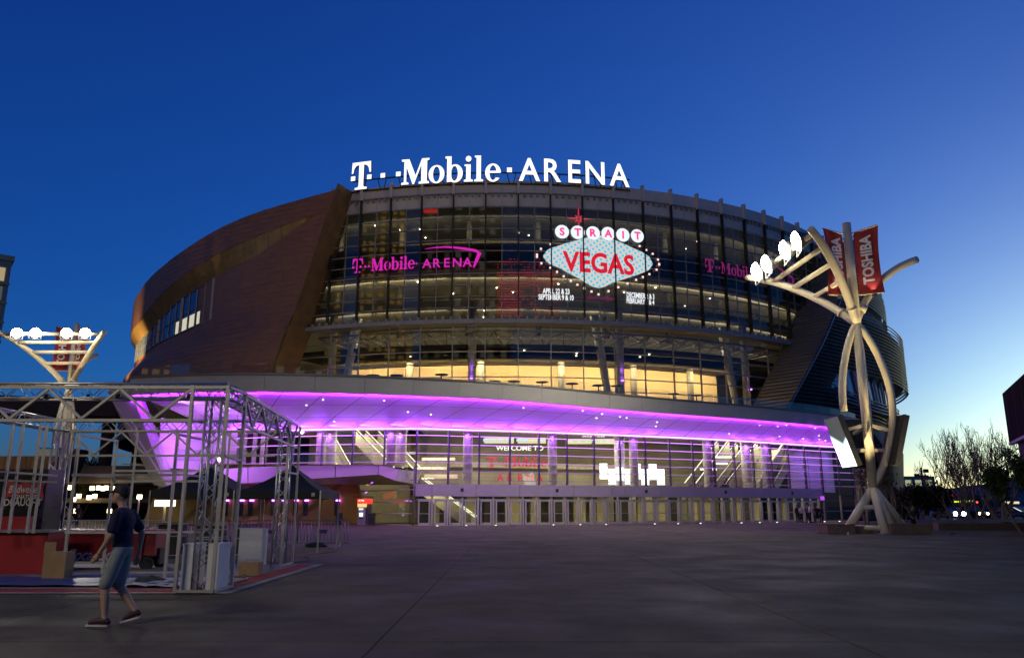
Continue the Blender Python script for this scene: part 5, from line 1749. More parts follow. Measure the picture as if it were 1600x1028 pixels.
# cartons
def carton(label, px0, px1, y0, y1, dep=.4, rz=0.0, flaps=False):
    p = at_z((px0 + px1) / 2, y1, .06); k = p.y / ray((px0 + px1) / 2, y1).y; w = (px1 - px0) * k; h = (y1 - y0) * k
    root = thing('cardboard_box', label, 'box', tuple(p), 'cardboard boxes in the booth')
    b = MB(); b.box((p.x, p.y + dep / 2, .06 + h / 2), (w, dep, h), rz); put('body', b, CARD, root)
    b = MB(); b.box((p.x, p.y + dep / 2, .065 + h), (.06, dep * .98, .006), rz); put('tape', b, mat('tape', (.36, .27, .15), .3), root)
    if flaps:
        b = MB(); b.box((p.x - w * .25, p.y + .02, .06 + h + .10), (w * .5, .02, .22), .3); put('flap', b, CARD, root)
carton('tall open carton standing in front of the red counter', 63, 96, 864, 906, .45, .1, True)
carton('low carton on the sheet beside the right edge carpet', 372, 402, 879, 899, .4)
carton('flat carton lying behind the white front plinths', 273, 302, 869, 887, .5)
b = MB(); rows = []; rnd = random.Random(9)
for i in range(8): rows.append([(X(232, 913, 17.0) + (j - 5) * .09, 16.6 + i * .1, .07 + .16 * math.exp(-((i - 4) ** 2 + (j - 5) ** 2) / 9) * (0.6 + .6 * rnd.random())) for j in range(11)])
b.grid(rows, smooth=False); tag(put('crumpled_bag', b, mat('bag_green', (.04, .05, .035), .6, var=.6, scale=8)), 'small crumpled dark green bag on the booth floor', 'bag')

# cables on the floor
for i, (lab, pts) in enumerate((('black cable snaking from the front tower foot across the sheet', [(-5.9, 15.7, .08), (-6.6, 16.3, .075), (-7.3, 16.1, .08), (-8.2, 16.9, .08), (-9.0, 16.6, .08), (-9.9, 17.3, .08)]),
                             ('black cable looping along the right edge carpet', [(-5.8, 16.2, .08), (-5.7, 17.5, .075), (-6.1, 18.6, .075), (-5.9, 20.0, .075), (-6.4, 21.6, .08)]),
                             ('black cable running from the rear tower towards the barriers', [(-6.4, 22.5, .05), (-6.1, 24.5, .045), (-6.8, 26.6, .045), (-6.3, 29.0, .045), (-7.2, 31.5, .045)]))):
    P2 = Path([(p[0], p[1]) for p in pts], 60); c = MB(); c.tube([(q.x, q.y, .078 if i < 2 else .045) for q in P2.p], .014, 6); tag(put('cable', c, mat('cable_black', (.012, .012, .012), .5)), lab, 'cable', 'cables of the booth')
# clamps at the truss joints
cl = MB(); cl.box((0, 0, 0), (.09, .09, .09)); CLM = cl.mesh('clamp'); CLM.materials.append(BKC_ if False else STEEL)
for x in (-6.3, -7.7, -9.1, -10.5): put('clamp', CLM, None, booth, (x, 15.2, 3.70)); put('clamp', CLM, None, booth, (x, 22.12, 3.70))
for y in (16.5, 18.2, 19.9, 21.6): put('clamp', CLM, None, booth, (-5.62 - (y - 16) * .1, y, 3.70))
# ------------------------------------------------------------------ pop-up tents
BLK = mat('black_canvas', (.012, .012, .014), .75, var=.3, scale=2, bump=.5, bscale=3)
def tent(x0, x1, y0, y1, label):
    cx, cy = (x0 + x1) / 2, (y0 + y1) / 2
    root = thing('popup_tent', label, 'tent', (cx, cy, 0), 'black pop-up tents')
    ze, zp = 2.15, 3.1
    b = MB(); n = 8; rows = []
    cor = [(x0, y0), (x1, y0), (x1, y1), (x0, y1)]
    for k in range(4):
        a, c = Vector(cor[k]), Vector(cor[(k + 1) % 4])
        rows = []
        for i in range(n + 1):
            u = i / n; sag = -.13 * math.sin(PI * u)
            e0 = a.lerp(Vector((cx, cy)), u * .985); e1 = c.lerp(Vector((cx, cy)), u * .985)
            z = ze + (zp - ze) * (u ** 1.15) + sag * .5
            rows.append([Vector((*e0.lerp(e1, j / 6), z - .05 * math.sin(PI * j / 6) * (1 - u))) for j in range(7)])
        b.grid(rows)
    put('canopy', b, BLK, root)
    for k in range(4):
        a, c = cor[k], cor[(k + 1) % 4]
        v = MB(); rows = [[(a[0] + (c[0] - a[0]) * j / 10, a[1] + (c[1] - a[1]) * j / 10, z + (.012 * math.sin(j * 2.3) if z < ze else 0)) for j in range(11)] for z in (ze - .28, ze)]
        v.grid(rows, smooth=False); put('valance', v, BLK, root)
        l_ = MB(); l_.bar((a[0], a[1], 0.03), (a[0], a[1], ze), .045); put('leg', l_, ALU, root)
        if a[1] > y0 + .1 or k == 0: pass
    b = MB(); b.box((x1 - .25, y0 - .005, ze - .14), (.12, .01, .12)); put('maker_label', b, lt, root)
tent(-12.7, -9.75, 28.0, 31.0, 'black pop-up tent with its peak left, behind the front truss tower')
tent(-9.65, -6.75, 28.1, 31.1, 'black pop-up tent on the right, next to the rear truss tower')

# ------------------------------------------------------------------ crowd barriers
GALV = mat('galvanised', (.46, .46, .46), .4, .7, var=.15, scale=5)
def barrier(x, y, rz, label, w=2.0):
    root = thing('crowd_barrier', label, 'barrier', (x, y, 0), 'steel crowd barriers')
    M = Matrix.Translation((x, y, 0)) @ Matrix.Rotation(rz, 4, 'Z')
    T = lambda *p: M @ Vector(p)
    h = 1.06; r = .09
    path = [(-w / 2, 0, .18), (-w / 2, 0, h - r), (-w / 2 + .03, 0, h - .03), (-w / 2 + r, 0, h), (w / 2 - r, 0, h), (w / 2 - .03, 0, h - .03), (w / 2, 0, h - r), (w / 2, 0, .18), (-w / 2, 0, .18)]
    b = MB(); b.tube([T(*p) for p in path], .021, 7); put('outer_frame', b, GALV, root)
    n = 15
    for i in range(1, n):
        b = MB(); xx = -w / 2 + w * i / n; b.tube([T(xx, 0, .18), T(xx, 0, h)], .009, 5); put('upright_bar', b, GALV, root)
    for s_ in (-.36, .36):
        b = MB(); b.tube([T(s_ * w, -.3, .03), T(s_ * w, -.2, .12), T(s_ * w, 0, .18), T(s_ * w, .2, .12), T(s_ * w, .3, .03)], .018, 6); put('foot', b, GALV, root)
    b = MB(); b.box(T(0, -.015, .62), (.34, .01, .14), rz); put('plate', b, mat('barrier_plate', (.3, .3, .3), .5, .3), root)
barrier(-7.6, 32.4, 0.06, 'rightmost steel crowd barrier, standing clear of the tent leg')
barrier(-9.6, 31.9, -.05, 'steel crowd barrier under the right edge of the right tent')
barrier(-11.4, 30.9, .08, 'steel crowd barrier under the middle of the tents')
barrier(-14.6, 31.6, -.04, 'steel crowd barrier left of the tents behind the drinks cart')
barrier(-16.8, 31.8, .03, 'leftmost steel crowd barrier behind the drinks cart')
# stacked folding chairs and cases behind the booth
rnd = random.Random(12)
def folded(label, x, y, n, rz):
    root = thing('folded_chairs', label, 'folded chairs', (x, y, 0), 'equipment stacked behind the booth')
    for i in range(n):
        M = Matrix.Translation((x + i * .11, y, 0.03)) @ Matrix.Rotation(rz, 4, 'Z') @ Matrix.Rotation(.22, 4, 'Y')
        b = MB()
        for s_ in (-.22, .22): b.bar(M @ Vector((0, s_, 0)), M @ Vector((0, s_, .95)), .025)
        b.bar(M @ Vector((0, -.22, .93)), M @ Vector((0, .22, .93)), .025)
        b.bar(M @ Vector((0, -.22, .45)), M @ Vector((0, .22, .45)), .025); b.bar(M @ Vector((0, -.22, .15)), M @ Vector((0, .22, .15)), .025)
        put('chair_frame', b, GALV, root)
folded('leaning folded chairs with pale frames left of the dark cases', -12.6, 26.4, 5, .5)
def case(label, x, y, w, d, h, m, z=.03):
    root = thing('equipment_case', label, 'case', (x, y, 0), 'equipment stacked behind the booth')
    b = MB(); b.box((x, y, z + h / 2), (w, d, h)); put('body', b, m, root)
    for zz in (z + .03, z + h * .6, z + h - .03):
        b = MB(); b.box((x, y, zz), (w + .02, d + .02, .035)); put('metal_edge', b, GALV, root)
BKC = mat('case_black', (.02, .02, .022), .5, var=.3)
case('tall black case behind the front tower', -11.2, 26.6, .7, .6, 1.05, BKC)
case('low black case under the tents', -10.0, 26.8, .9, .6, .55, BKC)
case('second low black case stacked on top under the tents', -10.0, 26.8, .85, .55, .45, BKC, .59)
case('black case at the end of the stacked equipment', -8.9, 27.0, .6, .6, .9, BKC)
# dark bag lying on the plaza
b = MB(); b.lathe((0, 0, 0), [(.001, .0), (.42, .0), (.46, .05), (.30, .16), (.001, .2)], 12); b.v = [(v[0], v[1] * .5, v[2]) for v in b.v]
p = at_z(494, 854, .03); o = tag(put('sandbag', b, BKC, None, p), 'small black sandbag lying on the plaza right of the barriers', 'sandbag')

# ------------------------------------------------------------------ cash machine, bins, lamps at the ochre wall
atm = thing('cash_machine', 'cash machine kiosk with a glowing red top by the ochre wall', 'cash machine', tuple(at_z(567, 818, 0)))
p = at_y(565, 818, 71.5); px_m = 71.5 / ray(566, 800).y
def bx(name, px0, px1, y0, y1, Y, d, m, par):
    a, c = at_y(px0, y1, Y), at_y(px1, y0, Y)
    b = MB(); b.box(((a.x + c.x) / 2, Y + d / 2, (max(a.z, 0.03) + c.z) / 2), (c.x - a.x, d, c.z - max(a.z, .03))); return put(name, b, m, par)
bx('cabinet', 558.5, 571.5, 792, 822, 71.5, .9, mat('atm_grey', (.32, .31, .29), .45), atm)
bx('side_cabinet', 571.8, 578.5, 787, 822, 71.7, .7, mat('atm_side', (.12, .12, .12), .5), atm)
bx('lit_header', 558, 579, 779.3, 786.5, 71.45, 1.0, emis('atm_red', (1.0, .03, .02), 1.5), atm)
bx('yellow_panel', 558.5, 571.5, 786.6, 792, 71.48, .9, emis('atm_yellow', (1.0, .72, .22), .9), atm)
bx('screen', 561.5, 566.5, 801, 806.5, 71.4, .1, emis('atm_screen', (.8, .95, 1.0), 2.0), atm)
bx('emblem', 560.5, 567.5, 793.5, 796.5, 71.4, .1, emis('atm_badge', (.9, .9, 1), .9), atm)
bx('canopy_plate', 552, 580, 775.2, 776.6, 71.2, 1.4, STEEL, atm)
bx('keypad', 561, 567, 808, 810.5, 71.38, .1, STEEL, atm)
flat_sign('', '', [('ATM', 564.5, 781.8, 9, 2.2, WSG)], 71.35, parent=atm)
def bin_(label, px, base, w, h):
    p = at_z(px, base, .03); root = thing('litter_bin', label, 'litter bin', tuple(p), 'dark litter bins at the ochre wall')
    b = MB(); b.box((p.x, p.y, h / 2), (w, w, h)); put('body', b, BKC, root)
    b = MB(); b.box((p.x, p.y, h + .04), (w + .05, w + .05, .08)); put('lid', b, STEEL, root)
    b = MB(); b.box((p.x, p.y - w / 2 - .01, h - .18), (w * .7, .02, .08)); put('label_strip', b, mat('bin_green', (.03, .12, .04), .5), root)
bin_('square dark litter bin left of the cash machine', 529.5, 819.5, .5, .95)
bin_('square dark litter bin right of the cash machine', 580.5, 820, .55, .95)
bx('wall_lamp', 505.5, 509.5, 774.5, 776.5, YW - .25, .2, emis('wall_lamp', (1, .8, .3), 3), arena)
pl = at_y(259, 786, 60)
wl = thing('pavilion_lamp', 'white lantern box with twin bright panes under the left tent edge', 'lamp', (pl.x, 60, 0))
for dx in (-.42, .32):
    b = MB(); b.box((pl.x + dx, 60, pl.z), (.62, .5, .45)); put('light_box', b, emis('lantern', (1, .9, .6), 3.0), wl)
b = MB(); b.bar((pl.x - .05, 60, 0), (pl.x - .05, 60, pl.z - .2), .12); put('post', b, MAST, wl)
# ------------------------------------------------------------------ people
def ball(b, c, r, n=12, m=0):
    c = Vector(c); rx, ry, rz = (r, r, r) if not isinstance(r, tuple) else r
    prof = []
    vs = [c + Vector((0, 0, -rz))]; fs = []
    k = n // 2
    for i in range(1, k):
        a = -PI / 2 + PI * i / k
        for j in range(n):
            t = 2 * PI * j / n; vs.append(c + Vector((rx * math.cos(a) * math.cos(t), ry * math.cos(a) * math.sin(t), rz * math.sin(a))))
    vs.append(c + Vector((0, 0, rz)))
    for j in range(n): fs.append((0, 1 + (j + 1) % n, 1 + j)); e = 1 + (k - 2) * n; fs.append((len(vs) - 1, e + j, e + (j + 1) % n))
    for i in range(k - 2):
        for j in range(n):
            a = 1 + i * n + j; c2 = 1 + i * n + (j + 1) % n; fs.append((a, c2, c2 + n, a + n))
    b.add(vs, fs, m)
def limb(b, pts, rs, n=10):
    b.tube(pts, rs, n)
    for p, r in zip(pts, rs): ball(b, p, r * .99, n)
def lm(d): return d
SKIN = mat('skin', (.42, .24, .16), .55, var=.06, scale=8)
def person(root_label, loc, face, P, cols, h=1.75, voxel=.022, group=None, sex='m', bag=False):
    """P: pose dict of joints in a local frame (x right of the walker, y ahead, z up, for 1.75 m)"""
    k = h / 1.75
    M = Matrix.Translation(Vector(loc)) @ Matrix.Rotation(face, 4, 'Z') @ Matrix.Scale(k, 4)
    W = lambda p: M @ Vector(p)
    root = thing('person', root_label, 'person', tuple(loc), group)
    hip, neck, head = Vector(P['hip']), Vector(P['neck']), Vector(P['head'])
    b = MB()
    chest = hip.lerp(neck, .68); belly = hip.lerp(neck, .30)
    for c, r in ((hip, (.165, .115, .12)), (belly, (.15, .105, .14)), (chest, (.18, .12, .17)), (hip.lerp(neck, .86), (.17, .10, .09))): ball(b, c, r, 14)
    limb(b, [hip + Vector((0, 0, .02)), belly, chest], [.11, .105, .115])
    limb(b, [hip.lerp(neck, .9), neck, head - Vector((0, 0, .05))], [.065, .055, .055])
    ball(b, head, (.078, .098, .115), 16); ball(b, head + Vector((0, .045, -.06)), (.058, .062, .06), 12)
    ball(b, head + Vector((0, .105, -.02)), (.014, .022, .026), 8)
    for s_ in (-1, 1): ball(b, head + Vector((.078 * s_, 0, -.01)), (.014, .026, .035), 8)
    for s_, A in ((-1, 'armL'), (1, 'armR')):
        sh, el, wr = [Vector(q) for q in P[A]]
        limb(b, [sh, el], [.052, .042]); limb(b, [el, wr], [.040, .028])
        d = (wr - el).normalized()
        ball(b, wr + d * .05, (.030, .042, .048), 10)
        fwd = Vector((0, 1, 0)) if abs(d.y) < .8 else Vector((0, 0, -1))
        for i in range(4):
            o = fwd * (.034 - .022 * i); q = wr + d * .085 + o
            L = (.062, .07, .066, .05)[i]
            limb(b, [q, q + d * L * .55 + Vector((-s_ * .006, 0, 0)), q + d * L + Vector((-s_ * .022, 0, 0))], [.0095, .009, .0075], 6)
        q = wr + d * .03 + fwd * .035; limb(b, [q, q + d * .03 + fwd * .022, q + d * .062 + fwd * .026], [.011, .010, .008], 6)
    for s_, Lg in ((-1, 'legL'), (1, 'legR')):
        hp, kn, an, toe = [Vector(q) for q in P[Lg]]
        limb(b, [hp, hp.lerp(kn, .5), kn], [.092, .078, .058]); limb(b, [kn, kn.lerp(an, .35), an], [.056, .058, .038])
        ball(b, an, .045, 10); limb(b, [an + Vector((0, 0, -.035)), toe], [.042, .032])
    me = remeshed(b, voxel, 3)
    me.transform(M)
    names = cols
    body = put('body', me, [SKIN], root)
    # clothing as outer shells
    b = MB(); g = 1.12
    for c, r in ((hip + Vector((0, 0, .03)), (.175, .125, .10)), (belly, (.170, .125, .15)), (chest, (.20, .140, .18)), (hip.lerp(neck, .86), (.178, .108, .095))): ball(b, c, r, 14)
    limb(b, [hip + Vector((0, 0, .0)), belly, chest], [.125, .125, .13])
    for A in ('armL', 'armR'):
        sh, el, wr = [Vector(q) for q in P[A]]
        e = sh.lerp(el, .72) if cols.get('sleeve', 's') == 's' else el.lerp(wr, .9)
        if cols.get('sleeve', 's') == 's': limb(b, [sh, e], [.066, .070])
        else: limb(b, [sh, el, e], [.064, .056, .045])
    sm = remeshed(b, max(voxel, .02), 3); sm.transform(M)
    put('shirt', sm, mat(*cols['shirt']), root)
    b = MB()
    ball(b, hip, (.178, .128, .115), 14)
    for Lg in ('legL', 'legR'):
        hp, kn, an, toe = [Vector(q) for q in P[Lg]]
        if cols.get('leg', 'short') == 'short': e = hp.lerp(kn, .97); limb(b, [hp, hp.lerp(kn, .5), e], [.10, .098, .088])
        elif cols['leg'] == 'skirt': limb(b, [hp, hp.lerp(kn, .8)], [.11, .13])
        else: limb(b, [hp, hp.lerp(kn, .5), kn, an], [.102, .088, .072, .062])
    tm = remeshed(b, max(voxel, .02), 3); tm.transform(M)
    put('shorts' if cols.get('leg', 'short') == 'short' else 'trousers', tm, mat(*cols['legs']), root)
    for Lg in ('legL', 'legR'):
        hp, kn, an, toe = [Vector(q) for q in P[Lg]]
        b = MB(); d = (toe - an); d = d / max(d.length, .001)
        limb(b, [an + Vector((0, 0, -.03)), an.lerp(toe, .5) + Vector((0, 0, -.005)), toe], [.052, .047, .040])
        ball(b, an + d * -.015 + Vector((0, -.02, -.045)), (.045, .055, .045), 10)
        s3 = remeshed(b, .014, 2); s3.transform(M); sh_ = put('shoe', s3, mat(*cols['shoe']), root)
        b = MB(); b.bar(W(an + Vector((0, -.06, -.088))), W(toe + Vector((0, .045, -.032)) + (d * .0)), .085 * k, .022 * k); put('sole', b, mat('sole_white', (.55, .52, .50), .7), sh_)
    b = MB(); hr = cols['hair']
    ball(b, head + Vector((0, -.018, .022)), (.086, .100, .108), 16)
    if sex == 'f': ball(b, head + Vector((0, -.06, -.08)), (.085, .06, .14), 12)
    hm = remeshed(b, max(voxel, .016), 1)
    if sex == 'm':
        bm2 = bmesh.new(); bm2.from_mesh(hm)
        bmesh.ops.bisect_plane(bm2, geom=bm2.verts[:] + bm2.edges[:] + bm2.faces[:], plane_co=head + Vector((0, 0, .005)), plane_no=Vector((0, .55, -.85)), clear_outer=True)
        bm2.to_mesh(hm); bm2.free()
    hm.transform(M); hro = put('hair', hm, mat(*hr), root)
    if cols.get('cap'):
        b = MB(); b.lathe((0, 0, 0), [(.092, 0), (.094, .03), (.08, .075), (.045, .1), (.001, .108)], 16); b.v = [tuple(W(Vector((v[0], v[1] * 1.15, v[2])) + head + Vector((0, -.006, .035)))) for v in b.v]
        put('cap', b, mat(*cols['cap']), root)
        b = MB(); b.add([W(head + Vector(q)) for q in ((-.075, .075, .04), (.075, .075, .04), (.055, .19, .022), (-.055, .19, .022), (-.075, .075, .05), (.075, .075, .05), (.055, .19, .032), (-.055, .19, .032))], [(0, 3, 2, 1), (4, 5, 6, 7), (0, 1, 5, 4), (1, 2, 6, 5), (2, 3, 7, 6), (3, 0, 4, 7)]); put('cap_peak', b, mat(*cols['cap']), root)
    for s_ in (-1, 1):
        b = MB(); ball(b, W(head + Vector((.03 * s_, .088, .012))), .011 * k, 8); put('eye', b, mat('eye_dark', (.03, .02, .02), .3), root)
    b = MB(); b.bar(W(head + Vector((-.025, .106, -.066))), W(head + Vector((.025, .106, -.066))), .008 * k); put('mouth', b, mat('lip', (.30, .12, .10), .6), root)
    return root
WALK = dict(hip=(0, 0, .95), neck=(0, .05, 1.47), head=(0, .10, 1.645),
            armL=((-.20, .03, 1.40), (-.24, .06, 1.12), (-.21, .20, .90)), armR=((.20, .02, 1.40), (.25, -.12, 1.14), (.25, -.10, .87)),
            legL=((-.09, 0, .92), (-.10, .13, .50), (-.10, .09, .095), (-.11, .26, .045)), legR=((.09, 0, .92), (.10, .05, .49), (.10, -.20, .17), (.10, -.08, .055)))
STAND = dict(hip=(0, 0, .95), neck=(0, .01, 1.48), head=(0, .03, 1.645),
             armL=((-.20, 0, 1.41), (-.25, .0, 1.13), (-.22, .08, .90)), armR=((.20, 0, 1.41), (.25, .02, 1.13), (.20, .18, 1.0)),
             legL=((-.09, 0, .92), (-.11, .02, .50), (-.12, 0, .095), (-.14, .16, .045)), legR=((.09, 0, .92), (.11, .0, .50), (.13, -.02, .095), (.16, .14, .045)))
pm = at_z(163, 976, .03)
person('man in a navy T-shirt, grey shorts and cap walking left in front of the booth', (pm.x + .14, pm.y, .03), R(90), WALK,
       dict(shirt=('navy_shirt', (.008, .009, .036), .9, 0, .2, 5, .9, 7), legs=('grey_shorts', (.22, .24, .23), .9, 0, .15, 5, .9, 6), shoe=('dark_red_shoe', (.05, .012, .015), .6), hair=('dark_hair', (.02, .015, .01), .7), cap=('dark_cap', (.015, .014, .02), .8)), h=1.84, voxel=.013)
# group at the doors on the right
crowd = [(1247, 816.6, 1.72, 'person in dark top at the left end of the group by the doors', 'm', ('dark_top', (.02, .02, .025), .8), ('black_trousers', (.012, .012, .014), .8), 'long', 20),
         (1253, 817.2, 1.66, 'person in a pale top facing the group by the doors', 'f', ('pale_top', (.55, .50, .50), .8), ('black_trousers', (.012, .012, .014), .8), 'long', 200),
         (1263, 816.6, 1.74, 'person in a dim grey jacket inside the group by the doors', 'm', ('grey_top', (.10, .10, .11), .8), ('black_trousers', (.012, .012, .014), .8), 'long', 160),
         (1267, 817.4, 1.85, 'tall person in a white shirt and dark trousers in the middle of the group', 'm', ('white_shirt', (.66, .63, .64), .7), ('black_trousers', (.012, .012, .014), .8), 'long', 250),
         (1274, 816.8, 1.70, 'person in a grey violet top right of the tall white shirt', 'f', ('violet_top', (.14, .10, .17), .8), ('black_trousers', (.012, .012, .014), .8), 'long', 100),
         (1278, 817.3, 1.68, 'person in black top and short skirt at the right of the group', 'f', ('black_top', (.012, .012, .014), .8), ('black_trousers', (.012, .012, .014), .8), 'skirt', 170),
         (1284, 816.8, 1.66, 'person in dark clothes at the right end of the group by the doors', 'm', ('dark_top', (.02, .02, .025), .8), ('black_trousers', (.012, .012, .014), .8), 'long', 130)]
for px, py, h, lab, sx, sh, lg, lk, ang in crowd:
    p = at_z(px, py, .0)
    person(lab, (p.x, p.y, .03), R(ang), STAND, dict(shirt=sh, legs=lg, leg=lk, sleeve='l' if px in (1247, 1284, 1263) else 's', shoe=('black_shoe', (.01, .01, .01), .6), hair=('dark_hair', (.02, .015, .01), .7)), h=h, voxel=.035, group='people standing by the doors', sex=sx)
for px, lab, sh in ((234, 'distant person in a pale shirt at the far left wall', ('pale_top', (.55, .50, .50), .8)), (241, 'distant person in black between the pale shirt and the lantern', ('black_top', (.012, .012, .014), .8)), (258, 'distant broad person in black below the lantern', ('black_top', (.012, .012, .014), .8))):
    p = at_z(px, 817.5, 0)
    person(lab, (p.x, 62, .03), R(170), STAND, dict(shirt=sh, legs=('black_trousers', (.012, .012, .014), .8), leg='long', shoe=('black_shoe', (.01, .01, .01), .6), hair=('dark_hair', (.02, .015, .01), .7)), h=1.75, voxel=.04, group='distant people')
SIT = dict(hip=(0, 0, .55), neck=(0, .33, .92), head=(0, .47, 1.02),
           armL=((-.19, .28, .88), (-.24, .45, .62), (-.16, .60, .48)), armR=((.19, .28, .88), (.24, .45, .62), (.16, .60, .48)),
           legL=((-.09, .03, .53), (-.13, .45, .52), (-.13, .46, .12), (-.14, .62, .05)), legR=((.09, .03, .53), (.13, .45, .52), (.14, .50, .12), (.16, .66, .05)))
p = at_z(1422, 832, 0)
person('person in a dull green shirt bending forward on the bench by the mast', (p.x, p.y + 1.4, .20), R(75), SIT, dict(shirt=('olive_shirt', (.08, .09, .06), .85), legs=('dark_shorts', (.05, .05, .05), .85), leg='long', shoe=('black_shoe', (.01, .01, .01), .6), hair=('dark_hair', (.02, .015, .01), .7)), h=1.8, voxel=.03)
p = at_z(1450, 836, 0)
person('person in dark green standing at the right end of the wide bench', (p.x, p.y + 1.5, .03), R(200), STAND, dict(shirt=('dark_green_shirt', (.03, .045, .035), .85), legs=('black_trousers', (.012, .012, .014), .8), leg='long', shoe=('black_shoe', (.01, .01, .01), .6), hair=('dark_hair', (.02, .015, .01), .7)), h=1.6, voxel=.03)
# ------------------------------------------------------------------ background right: trees, cars, building, hills
HILL = mat('hill_rock', (.05, .05, .055), .95, var=.3, scale=.002)
b = MB(); rnd = random.Random(17); rows = [[], [], []]
for i in range(121):
    x = -7200 + 14400 * i / 120
    z = 175 + 55 * math.sin(i * .21) + 35 * math.sin(i * .53 + 1) + 22 * rnd.random()
    rows[0].append((x, 5200, -5)); rows[1].append((x, 6300, z)); rows[2].append((x, 7600, -5))
b.grid(rows, smooth=False); struct(put('hills', b, HILL))
BARK = mat('bark', (.24, .19, .13), .9, var=.3, scale=6)
TWIG = mat('twig', (.20, .15, .10), .9)
LEAFD = mat('leaf_dark', (.045, .06, .02), .7, var=.4, scale=3)
LEAFG = mat('leaf_green', (.05, .10, .02), .6, var=.4, scale=3)
LEAFB = mat('leaf_brown', (.09, .075, .03), .7, var=.4, scale=3)
def tree(label, x, y, h, seed, leaf=None, nl=0, spread=.42, stems=3, group='trees right of the arena', lsize=.12, cat='tree', low=.15):
    rnd = random.Random(seed)
    root = thing('tree', label, cat, (x, y, 0), group)
    tb = MB(); tw = MB(); tips = []
    def grow(p, d, L, r, lev):
        n = 4; path = [p]; q = p; dd = d
        for i in range(n):
            dd = (dd + Vector((rnd.uniform(-.14, .14), rnd.uniform(-.14, .14), .05 + .04 * lev))).normalized(); q = q + dd * L / n; path.append(q)
        (tb if lev < 2 else tw).tube(path, [r * (1 - .45 * i / n) for i in range(n + 1)], 7 if lev < 2 else 4, caps=False)
        if lev >= 2: tips.extend(path[1:])
        if lev < (5 if not nl or nl < 600 else 4):
            for k in range(3):
                u = path[2 + (k % 3)] if k < 3 else path[-1]
                ax = Vector((rnd.uniform(-1, 1), rnd.uniform(-1, 1), rnd.uniform(-.1, .5))).normalized()
                nd = (dd + ax * spread * (1.2 if lev else 1.0)).normalized()
                grow(u, nd, L * rnd.uniform(.55, .78), max(r * .52, .016), lev + 1)
    for s in range(stems):
        a = 2 * PI * s / stems + rnd.random()
        d = Vector((math.cos(a) * spread * .8, math.sin(a) * spread * .8, 1)).normalized()
        grow(Vector((x + .15 * math.cos(a), y + .15 * math.sin(a), -.02)), d, h * .40, .04 + h * .011, 0)
    top = max(v[2] for v in tw.v); k = h / top
    for m in (tb, tw): m.v = [(x + (v[0] - x) * k, y + (v[1] - y) * k, v[2] * k) for v in m.v]
    put('trunk', tb, BARK, root)
    stuff(put('twigs', tw, TWIG, root))
    if nl:
        lb = MB()
        for i in range(nl):
            t = rnd.choice(tips); c = Vector((x + (t.x - x) * k, y + (t.y - y) * k, t.z * k)) + Vector((rnd.gauss(0, .22), rnd.gauss(0, .22), rnd.gauss(0, .2)))
            if c.z < low: continue
            a = Vector((rnd.uniform(-1, 1), rnd.uniform(-1, 1), rnd.uniform(-1, 1))).normalized(); e = a.cross(Vector((0, 0, 1)) if abs(a.z) < .9 else Vector((1, 0, 0))).normalized(); s = lsize * rnd.uniform(.6, 1.3)
            lb.add([c - a * s, c + e * s * .45, c + a * s, c - e * s * .45], [(0, 1, 2, 3)])
        stuff(put('crown', lb, leaf, root))
    return root
def tx(px, Y, py=800): return at_y(px, py, Y).x
for i, (px, Y, ty, lab, lf, nl) in enumerate([(1490, 72, 668, 'leftmost tall bare tree beyond the right bench', LEAFB, 260), (1525, 70, 660, 'tall bare tree with dense upright twigs, second from the left', LEAFB, 200), (1562, 68, 655, 'tallest bare tree, nearest the dark building', LEAFB, 200),
                                     (1508, 78, 700, 'lower bare tree between the two left tall ones', LEAFB, 500), (1545, 76, 690, 'lower bare tree between the two right tall ones', LEAFB, 500)]):
    tree(lab, tx(px, Y), Y, at_y(px, ty, Y).z, 31 + i, lf, nl if i < 3 else 120, .56, 3)
tree('green leafed tree at the right edge before the dark building', tx(1596, 50), 50, at_y(1590, 705, 50).z, 55, LEAFG, 5200, .5, 3, lsize=.17)
tree('small warm lit tree with fine twigs behind the near mast', tx(1390, 62), 62, at_y(1388, 690, 62).z, 61, LEAFB, 700, .3, 4)
tree('slender young tree with sparse leaves by the canopy tip', tx(1352, 66), 66, at_y(1352, 712, 66).z, 63, LEAFB, 700, .3, 2)
for i, (px, Y, ty, lab) in enumerate([(1432, 74, 752, 'broad dark bush left of the distant cars'), (1458, 80, 757, 'second dark bush behind the bench'), (1410, 82, 762, 'dark bush behind the mast legs')]):
    tree(lab, tx(px, Y), Y, at_y(px, ty, Y).z, 71 + i, LEAFD, 4200, .75, 5, 'bushes behind the bench', .20, 'bush', .1)
tree('dark round tree left of the arena behind the booth', tx(122, 95), 95, at_y(122, 712, 95).z, 81, LEAFD, 3800, .6, 3, 'trees left of the arena', .26)
# low planting wall on the right
b = MB(); p0 = at_z(1470, 829, 0)
b.box((p0.x + 20, p0.y + .6, .25), (40, .8, .5)); tag(put('planting_wall', b, mat('low_wall', (.14, .115, .085), .8, var=.15)), 'long low stone kerb wall before the trees on the right', 'low wall')
b = MB(); rows = []
for i in range(5): rows.append([(p0.x + .5 + j * .8, p0.y + 1.2 + i * 4, .35 + .25 * rnd.random()) for j in range(50)])
b.grid(rows); struct(put('planting_bed', b, mat('soil', (.03, .025, .018), .95)))
